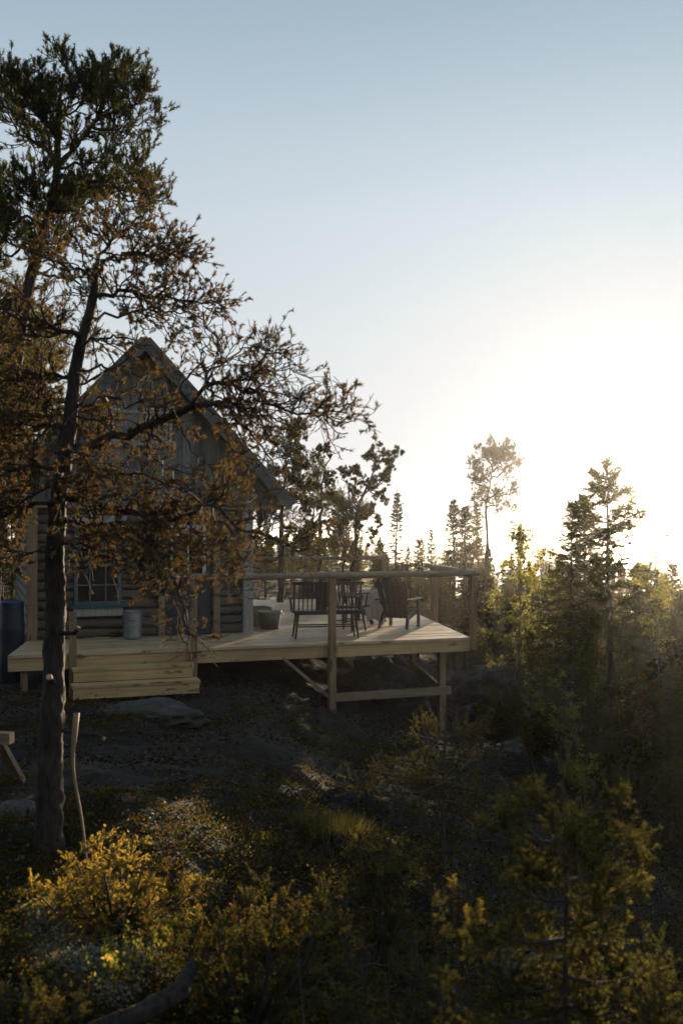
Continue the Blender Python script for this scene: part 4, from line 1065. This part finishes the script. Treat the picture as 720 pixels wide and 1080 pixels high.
cover('moss', 'cushions of moss and crowberry on the near ground', 'ground cover', 'young', 5000, lambda x, y: ns(x, y, 1.5, .08, 4), .02, .010, 40, .06, .8, 'needle', Dmin=3.0, Dmax=10, pw=1.2)
def inpx(x0, x1, y0, y1):
    def f(x, y):
        px = 360 + x / y * FPX; py = HOR + (EYE - ground_z(x, y)) / y * FPX
        return (px > x0) & (px < x1) & (py > y0) & (py < y1) & (vnoise(x * 5, y * 5, 6) > -.12)
    return f
cover('pale_lichen', 'pale lichen and dried blossom cushions below the golden bush', 'ground cover', 'lichen', 9000, inpx(28, 150, 955, 1025), .024, .018, 22, .045, 1.0, Dmin=4, Dmax=6.5, xl=-.4, xr=-.15)
cover('grass_tuft_patch', 'lit green grass patch in the middle of the slope', 'grass', 'grass', 5500, inpx(322, 400, 846, 888), .15, .006, 5, .06, 1.7, 'needle', Dmin=6.5, Dmax=8.5, xl=-.1, xr=.1)
cover('dead_grass', 'dry brown grass and fern stalks on the bank', 'grass', 'litter', 6000, inpx(250, 460, 868, 925), .13, .005, 6, .05, .9, 'needle', Dmin=5.5, Dmax=8.5, xl=-.2, xr=.2)
cover('bearberry', 'reddish lit ground leaves in the bottom left corner', 'ground cover', 'lichen', 5000, inpx(-10, 130, 1020, 1060), .02, .016, 20, .05, .8, Dmin=3.5, Dmax=5.5, xl=-.45, xr=-.15)

# ------------------------------------------------------------------ FOREGROUND BUSHES
def bush(name, label, cat, stems, mat, matd, L2, n1, n2, shoot, nn, nl, nw, seed, base, bark_m='twig', flat=0.2, up=.05, inner='young'):
    """stems: list of world polylines; side twigs carry dense needle shoots; old inner shoots use a second crown mesh"""
    global rng
    rng = np.random.default_rng(seed)
    wd, fo, fi = MB(), MB(), MB()
    for P, r0 in stems:
        P = resample(P, 10); R = np.linspace(r0, r0 * .3, 10); wd.tubes(P, R, 6)
        p, tg, r, t = sample(P[None], R[None], int(n1 * 1.4), .1, 1); l = L2 * (1.2 - .6 * t) * rng.uniform(.6, 1.2, len(p))
        P2, R2 = grow(p, deflect(tg, .6, 1.2, flat), l, 6, .16, (0, 0, up), r * .5 + .001, .002); wd.tubes(P2, R2, 5)
        p, tg, r, t = sample(P2, R2, n2 + 1, .2, 1)
        P3, R3 = grow(p, deflect(tg, .4, 1.0, flat), shoot * rng.uniform(.7, 1.7, len(p)), 5, .12, (0, 0, up * 1.5), .003, .0015); wd.tubes(P3, R3, 4)
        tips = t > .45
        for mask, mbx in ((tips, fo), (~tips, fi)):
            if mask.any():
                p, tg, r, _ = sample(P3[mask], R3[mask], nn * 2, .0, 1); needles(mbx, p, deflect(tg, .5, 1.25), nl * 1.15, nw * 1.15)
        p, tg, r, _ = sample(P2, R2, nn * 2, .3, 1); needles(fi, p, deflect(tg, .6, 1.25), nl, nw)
        p, tg, r, _ = sample(P[None], R[None], nn * 3, .5, 1); needles(fo, p, deflect(tg, .6, 1.2), nl, nw)
    for q in (wd, fo, fi): rooted(q, base)
    t = thing(name, label, cat, tuple(base)); wd.build('trunk', M[bark_m], t, True); fo.build('crown', M[mat], t)
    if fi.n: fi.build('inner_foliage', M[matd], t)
    return t
def gbase(px, D): x = (px - 360) / FPX * D; return np.array([x, D, gz(x, D)])
def stems_px(b, D, tips, mid=.5, r=.012):
    out = []
    for i, (x, y, dd) in enumerate(tips):
        e = at(x, y, D + dd); m_ = b * (1 - mid) + e * mid + np.array([(e[0] - b[0]) * .18, 0, -.06 * abs(e[0] - b[0]) + .02])
        out.append((np.array([b, m_, e]), r))
    return out
# golden bush, left
b0 = gbase(120, 5.35)
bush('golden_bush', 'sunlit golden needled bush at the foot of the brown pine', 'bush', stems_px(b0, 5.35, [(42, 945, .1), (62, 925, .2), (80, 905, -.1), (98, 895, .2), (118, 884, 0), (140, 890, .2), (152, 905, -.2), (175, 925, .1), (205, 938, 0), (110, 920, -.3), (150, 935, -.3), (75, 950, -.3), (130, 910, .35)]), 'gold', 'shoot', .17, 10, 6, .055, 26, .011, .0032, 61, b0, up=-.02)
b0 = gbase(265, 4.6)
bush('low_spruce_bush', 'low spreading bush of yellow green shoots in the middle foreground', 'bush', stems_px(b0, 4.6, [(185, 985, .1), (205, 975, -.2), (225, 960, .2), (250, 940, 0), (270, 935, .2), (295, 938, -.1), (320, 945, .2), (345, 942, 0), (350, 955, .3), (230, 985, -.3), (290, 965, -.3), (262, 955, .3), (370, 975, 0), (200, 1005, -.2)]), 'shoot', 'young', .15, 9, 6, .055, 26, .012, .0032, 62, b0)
b0 = gbase(600, 3.3)
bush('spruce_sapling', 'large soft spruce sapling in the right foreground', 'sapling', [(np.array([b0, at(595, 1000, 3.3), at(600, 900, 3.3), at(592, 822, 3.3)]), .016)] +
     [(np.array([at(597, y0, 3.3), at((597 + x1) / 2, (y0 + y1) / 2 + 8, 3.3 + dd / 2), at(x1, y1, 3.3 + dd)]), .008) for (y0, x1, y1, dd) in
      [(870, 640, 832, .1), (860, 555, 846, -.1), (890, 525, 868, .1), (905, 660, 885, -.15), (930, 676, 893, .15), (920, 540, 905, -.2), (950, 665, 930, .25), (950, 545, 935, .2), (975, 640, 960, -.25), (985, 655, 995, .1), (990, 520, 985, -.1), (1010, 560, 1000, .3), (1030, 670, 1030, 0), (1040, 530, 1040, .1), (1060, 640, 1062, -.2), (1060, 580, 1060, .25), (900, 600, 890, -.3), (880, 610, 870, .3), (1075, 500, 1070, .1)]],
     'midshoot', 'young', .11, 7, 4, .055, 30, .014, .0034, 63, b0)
b0 = gbase(505, 3.7)
bush('spruce_shoots', 'short seedling with tips tinted sunlit gold left of the large spruce sapling', 'sapling', stems_px(b0, 3.7, [(455, 962, 0), (478, 942, .1), (505, 945, 0), (492, 965, -.1), (515, 975, .1), (470, 985, .1)], r=.007), 'gold', 'shoot', .09, 6, 4, .05, 26, .012, .0032, 64, b0)  # gold colour on the tips stands in for sunlight that is blocked here
b0 = gbase(468, 8.0)
bush('young_spruce', 'slim young spruce with a branch reaching left, below the deck', 'tree', [(np.array([b0, at(466, 850, 8), at(470, 760, 8)]), .02)] +
     [(np.array([at(468, y0, 8), at((468 + x1) / 2, (y0 + y1) / 2, 8 + dd / 2), at(x1, y1, 8 + dd)]), .010) for (y0, x1, y1, dd) in
      [(840, 372, 832, -.2), (830, 400, 815, .3), (815, 425, 800, -.3), (800, 515, 800, .2), (830, 520, 835, -.2), (845, 500, 850, .3), (785, 440, 775, .2), (780, 498, 772, -.1), (850, 420, 850, .4), (825, 445, 835, -.5)]],
     'needle_olive', 'young', .20, 8, 5, .09, 14, .018, .0045, 65, b0)
b0 = gbase(405, 5.9)
bush('dwarf_spruce', 'small dark spruce seedling left of the slim young spruce', 'sapling', stems_px(b0, 5.9, [(378, 880, 0), (395, 870, .1), (412, 878, 0), (428, 898, .1), (400, 895, -.2), (385, 905, .2), (430, 920, -.1), (415, 905, .2)], r=.008), 'young', 'young', .13, 9, 6, .06, 24, .013, .0035, 66, b0)
b0 = gbase(690, 3.4)
bush('corner_spruce', 'dark spruce seedling in the bottom right corner', 'sapling', stems_px(b0, 3.4, [(650, 1035, 0), (675, 1020, .1), (700, 1000, 0), (722, 985, .1), (690, 1040, -.2), (735, 1030, 0)], r=.008), 'young', 'young', .12, 8, 5, .055, 26, .012, .0032, 67, b0)
b0 = gbase(410, 3.9)
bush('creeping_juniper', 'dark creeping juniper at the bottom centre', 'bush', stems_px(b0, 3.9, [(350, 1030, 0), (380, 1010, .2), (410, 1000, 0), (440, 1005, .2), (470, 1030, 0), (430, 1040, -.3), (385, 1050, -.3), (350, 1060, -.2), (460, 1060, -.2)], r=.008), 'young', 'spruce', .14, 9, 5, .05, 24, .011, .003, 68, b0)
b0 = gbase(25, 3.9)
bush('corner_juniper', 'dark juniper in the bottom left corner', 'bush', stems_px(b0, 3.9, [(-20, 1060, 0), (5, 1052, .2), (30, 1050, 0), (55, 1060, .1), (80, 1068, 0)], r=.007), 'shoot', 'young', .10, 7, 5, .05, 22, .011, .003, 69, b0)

# leafy plants
def leafy(name, label, px, D, n, H, mat, L, seed):
    global rng
    rng = np.random.default_rng(seed); b = gbase(px, D); wd, fo = MB(), MB()
    S = np.c_[rng.normal(0, .07, n), rng.normal(0, .07, n), np.full(n, -.03)]
    P, R = grow(S, np.c_[rng.normal(0, .45, (n, 2)), np.ones(n)], H * rng.uniform(.6, 1.1, n), 6, .12, (0, 0, .02), .003, .0015); wd.tubes(P, R, 4)
    p, tg, r, _ = sample(P, R, 16, .25, 1); leaves(fo, p, deflect(tg, .5, 1.3), L, L * .5)
    t = thing(name, label, 'plant', tuple(b)); wd.build('stem', M['twig'], t); fo.build('foliage', M[mat], t)
leafy('leafy_plant', 'bright leaved plant in front of the dark mossy mound', 128, 4.5, 16, .24, 'bright_leaf', .035, 71)
leafy('leafy_plant', 'light green plant just behind the mound log', 150, 4.75, 12, .22, 'bright_leaf', .03, 72)
leafy('leafy_plant', 'pale leaved sprig in the low spreading bush', 282, 4.1, 5, .32, 'bright_leaf', .045, 73)
leafy('red_plant', 'reddish leaved plant behind the low spreading bush', 255, 5.8, 14, .22, 'red_leaf', .03, 74)
leafy('leafy_plant', 'small leafy plant beside the slim young spruce foot', 425, 7.4, 12, .22, 'bright_leaf', .03, 75)
leafy('leafy_plant', 'green plant at the right edge behind the large sapling', 712, 7.0, 14, .5, 'leaf', .045, 76)
leafy('leafy_plant', 'leafy sprig between golden bush and low spreading bush', 205, 5.2, 10, .26, 'leaf', .03, 77)

# fallen log / mossy mound in the foreground
mb = MB(); P_ = np.array([at(95, 1092, 3.95), at(150, 1068, 4.05), at(190, 1045, 4.15), at(205, 1015, 4.25)])
bark_trunk(mb, P_, np.array([.045, .042, .036, .022]), 20, 60, 5, .3); o = mb.build('fallen_branch', M['bark'], smooth=True); tag(o, 'dark curved fallen branch in the bottom left foreground', 'branch')
o = rock(250, 1060, 4.0, (.42, .3, .20), 'dark mossy mound under the low spreading bush', 11, name='mossy_rock'); 
mb = MB(); P_ = np.array([at(322, 1100, 3.9), at(318, 1050, 3.9), at(314, 1010, 3.9), at(317, 988, 3.9), at(330, 984, 3.88)])
mb.tubes(resample(P_, 14), np.linspace(.004, .0022, 14), 6); o = mb.build('bare_twig', M['birch_bark'], smooth=True); tag(o, 'thin pale bare twig sticking up in the middle foreground', 'twig')
# tangled dry branches on the mid slope
rng = np.random.default_rng(91)
mb = MB(); x = rng.uniform(-1.3, 1.6, 70); y = rng.uniform(4.6, 8.5, 70); a = rng.uniform(0, 6.28, 70)
P, R = grow(np.c_[x, y, ground_z(x, y) + .02], np.c_[np.cos(a), np.sin(a), rng.uniform(.1, .6, 70)], rng.uniform(.2, .6, 70), 8, .2, (0, 0, -.07), .005, .002); mb.tubes(P, R, 4)
p, tg, r, _ = sample(P, R, 5, .2, 1); P2, R2 = grow(p, deflect(tg, .4, 1), .15, 5, .25, (0, 0, -.03), .003, .0015); mb.tubes(P2, R2, 3)
o = mb.build('brushwood', M['twig']); tag(o, 'tangle of dry fallen twigs on the slope', 'brushwood', kind='stuff')

# ------------------------------------------------------------------ HAZE
HZ = .00025
mb = MB(); mb.box((0, 5900, -19.5), (24000, 12400, 53)); hz = mb.build('haze', []) 
tag(hz, 'evening haze in the air', 'haze', kind='stuff')
m = bpy.data.materials.new('haze_air'); m.use_nodes = True; nt = m.node_tree; nt.nodes.clear()
out = nt.nodes.new('ShaderNodeOutputMaterial'); pv = nt.nodes.new('ShaderNodeVolumePrincipled')
pv.inputs['Color'].default_value = (.96, .95, .92, 1); pv.inputs['Density'].default_value = HZ; pv.inputs['Anisotropy'].default_value = .87
nt.links.new(pv.outputs[0], out.inputs['Volume']); hz.data.materials.clear(); hz.data.materials.append(m)

# ------------------------------------------------------------------ LIGHT
w = bpy.data.worlds.new('World'); SC.world = w; w.use_nodes = True; nt = w.node_tree; nt.nodes.clear()
sky = nt.nodes.new('ShaderNodeTexSky'); sky.sky_type = 'NISHITA'; sky.sun_disc = False
sky.sun_elevation = SUN_EL; sky.sun_rotation = SUN_AZ; sky.air_density = 1.0; sky.dust_density = 1.2; sky.ozone_density = 1.0; sky.altitude = 60
bg = nt.nodes.new('ShaderNodeBackground'); bg.inputs[1].default_value = .15
out = nt.nodes.new('ShaderNodeOutputWorld'); 
hs = nt.nodes.new('ShaderNodeHueSaturation'); hs.inputs['Saturation'].default_value = SKY_SAT; nt.links.new(sky.outputs[0], hs.inputs['Color'])
gm = nt.nodes.new('ShaderNodeGamma'); gm.inputs[1].default_value = SKY_GAM; nt.links.new(hs.outputs[0], gm.inputs[0])
tcw = nt.nodes.new('ShaderNodeTexCoord'); sx = nt.nodes.new('ShaderNodeSeparateXYZ'); nt.links.new(tcw.outputs['Generated'], sx.inputs[0])
rp = nt.nodes.new('ShaderNodeValToRGB'); nt.links.new(sx.outputs[2], rp.inputs[0])
el = rp.color_ramp.elements
while len(el) < len(SKY_RAMP): el.new(.5)
for i_, (p_, c_) in enumerate(SKY_RAMP): el[i_].position = p_; el[i_].color = (*c_, 1)
mt = nt.nodes.new('ShaderNodeMix'); mt.data_type = 'RGBA'; mt.blend_type = 'MULTIPLY'; mt.inputs[0].default_value = 1
nt.links.new(gm.outputs[0], mt.inputs[6]); nt.links.new(rp.outputs[0], mt.inputs[7])
mn = nt.nodes.new('ShaderNodeVectorMath'); mn.operation = 'MINIMUM'; sc_ = nt.nodes.new('ShaderNodeVectorMath'); sc_.operation = 'SCALE'; sc_.inputs['Scale'].default_value = SKY_GAIN; nt.links.new(mt.outputs[2], sc_.inputs[0]); nt.links.new(sc_.outputs[0], mn.inputs[0]); mn.inputs[1].default_value = SKY_MAX
nt.links.new(mn.outputs[0], bg.inputs[0]); nt.links.new(bg.outputs[0], out.inputs[0])
sl = bpy.data.lights.new('sun', 'SUN'); sl.energy = 5; sl.angle = math.radians(.6); sl.color = (1, .78, .54)
so = bpy.data.objects.new('sun', sl); COL.objects.link(so)
dv = Vector((math.sin(SUN_AZ) * math.cos(SUN_EL), math.cos(SUN_AZ) * math.cos(SUN_EL), math.sin(SUN_EL)))
so.rotation_euler = dv.to_track_quat('Z', 'Y').to_euler(); so.location = (10, 30, 10)

# ------------------------------------------------------------------ CAMERA
cd = bpy.data.cameras.new('camera'); cam = bpy.data.objects.new('camera', cd); COL.objects.link(cam); SC.camera = cam
cam.location = (0, 0, EYE); cam.rotation_euler = (math.radians(90), 0, 0)
cd.sensor_fit = 'VERTICAL'; cd.sensor_height = 36; cd.sensor_width = 24; cd.lens = 36 * FPX / 1080
cd.shift_y = (HOR - 540) / 1080
cd.clip_end = 20000; cd.clip_start = .05
cd.dof.use_dof = True; cd.dof.focus_distance = 14.5; cd.dof.aperture_fstop = 2.8

vs = SC.view_settings; vs.view_transform = 'Standard'; vs.look = 'None'; vs.gamma = 1; vs.exposure = 1.25; vs.use_curve_mapping = False
cy = SC.cycles; cy.max_bounces = 6; cy.diffuse_bounces = 3; cy.glossy_bounces = 2; cy.transmission_bounces = 3; cy.volume_bounces = 0; cy.transparent_max_bounces = 8
cy.use_denoising = True; cy.caustics_reflective = False; cy.caustics_refractive = False; cy.sample_clamp_indirect = 4
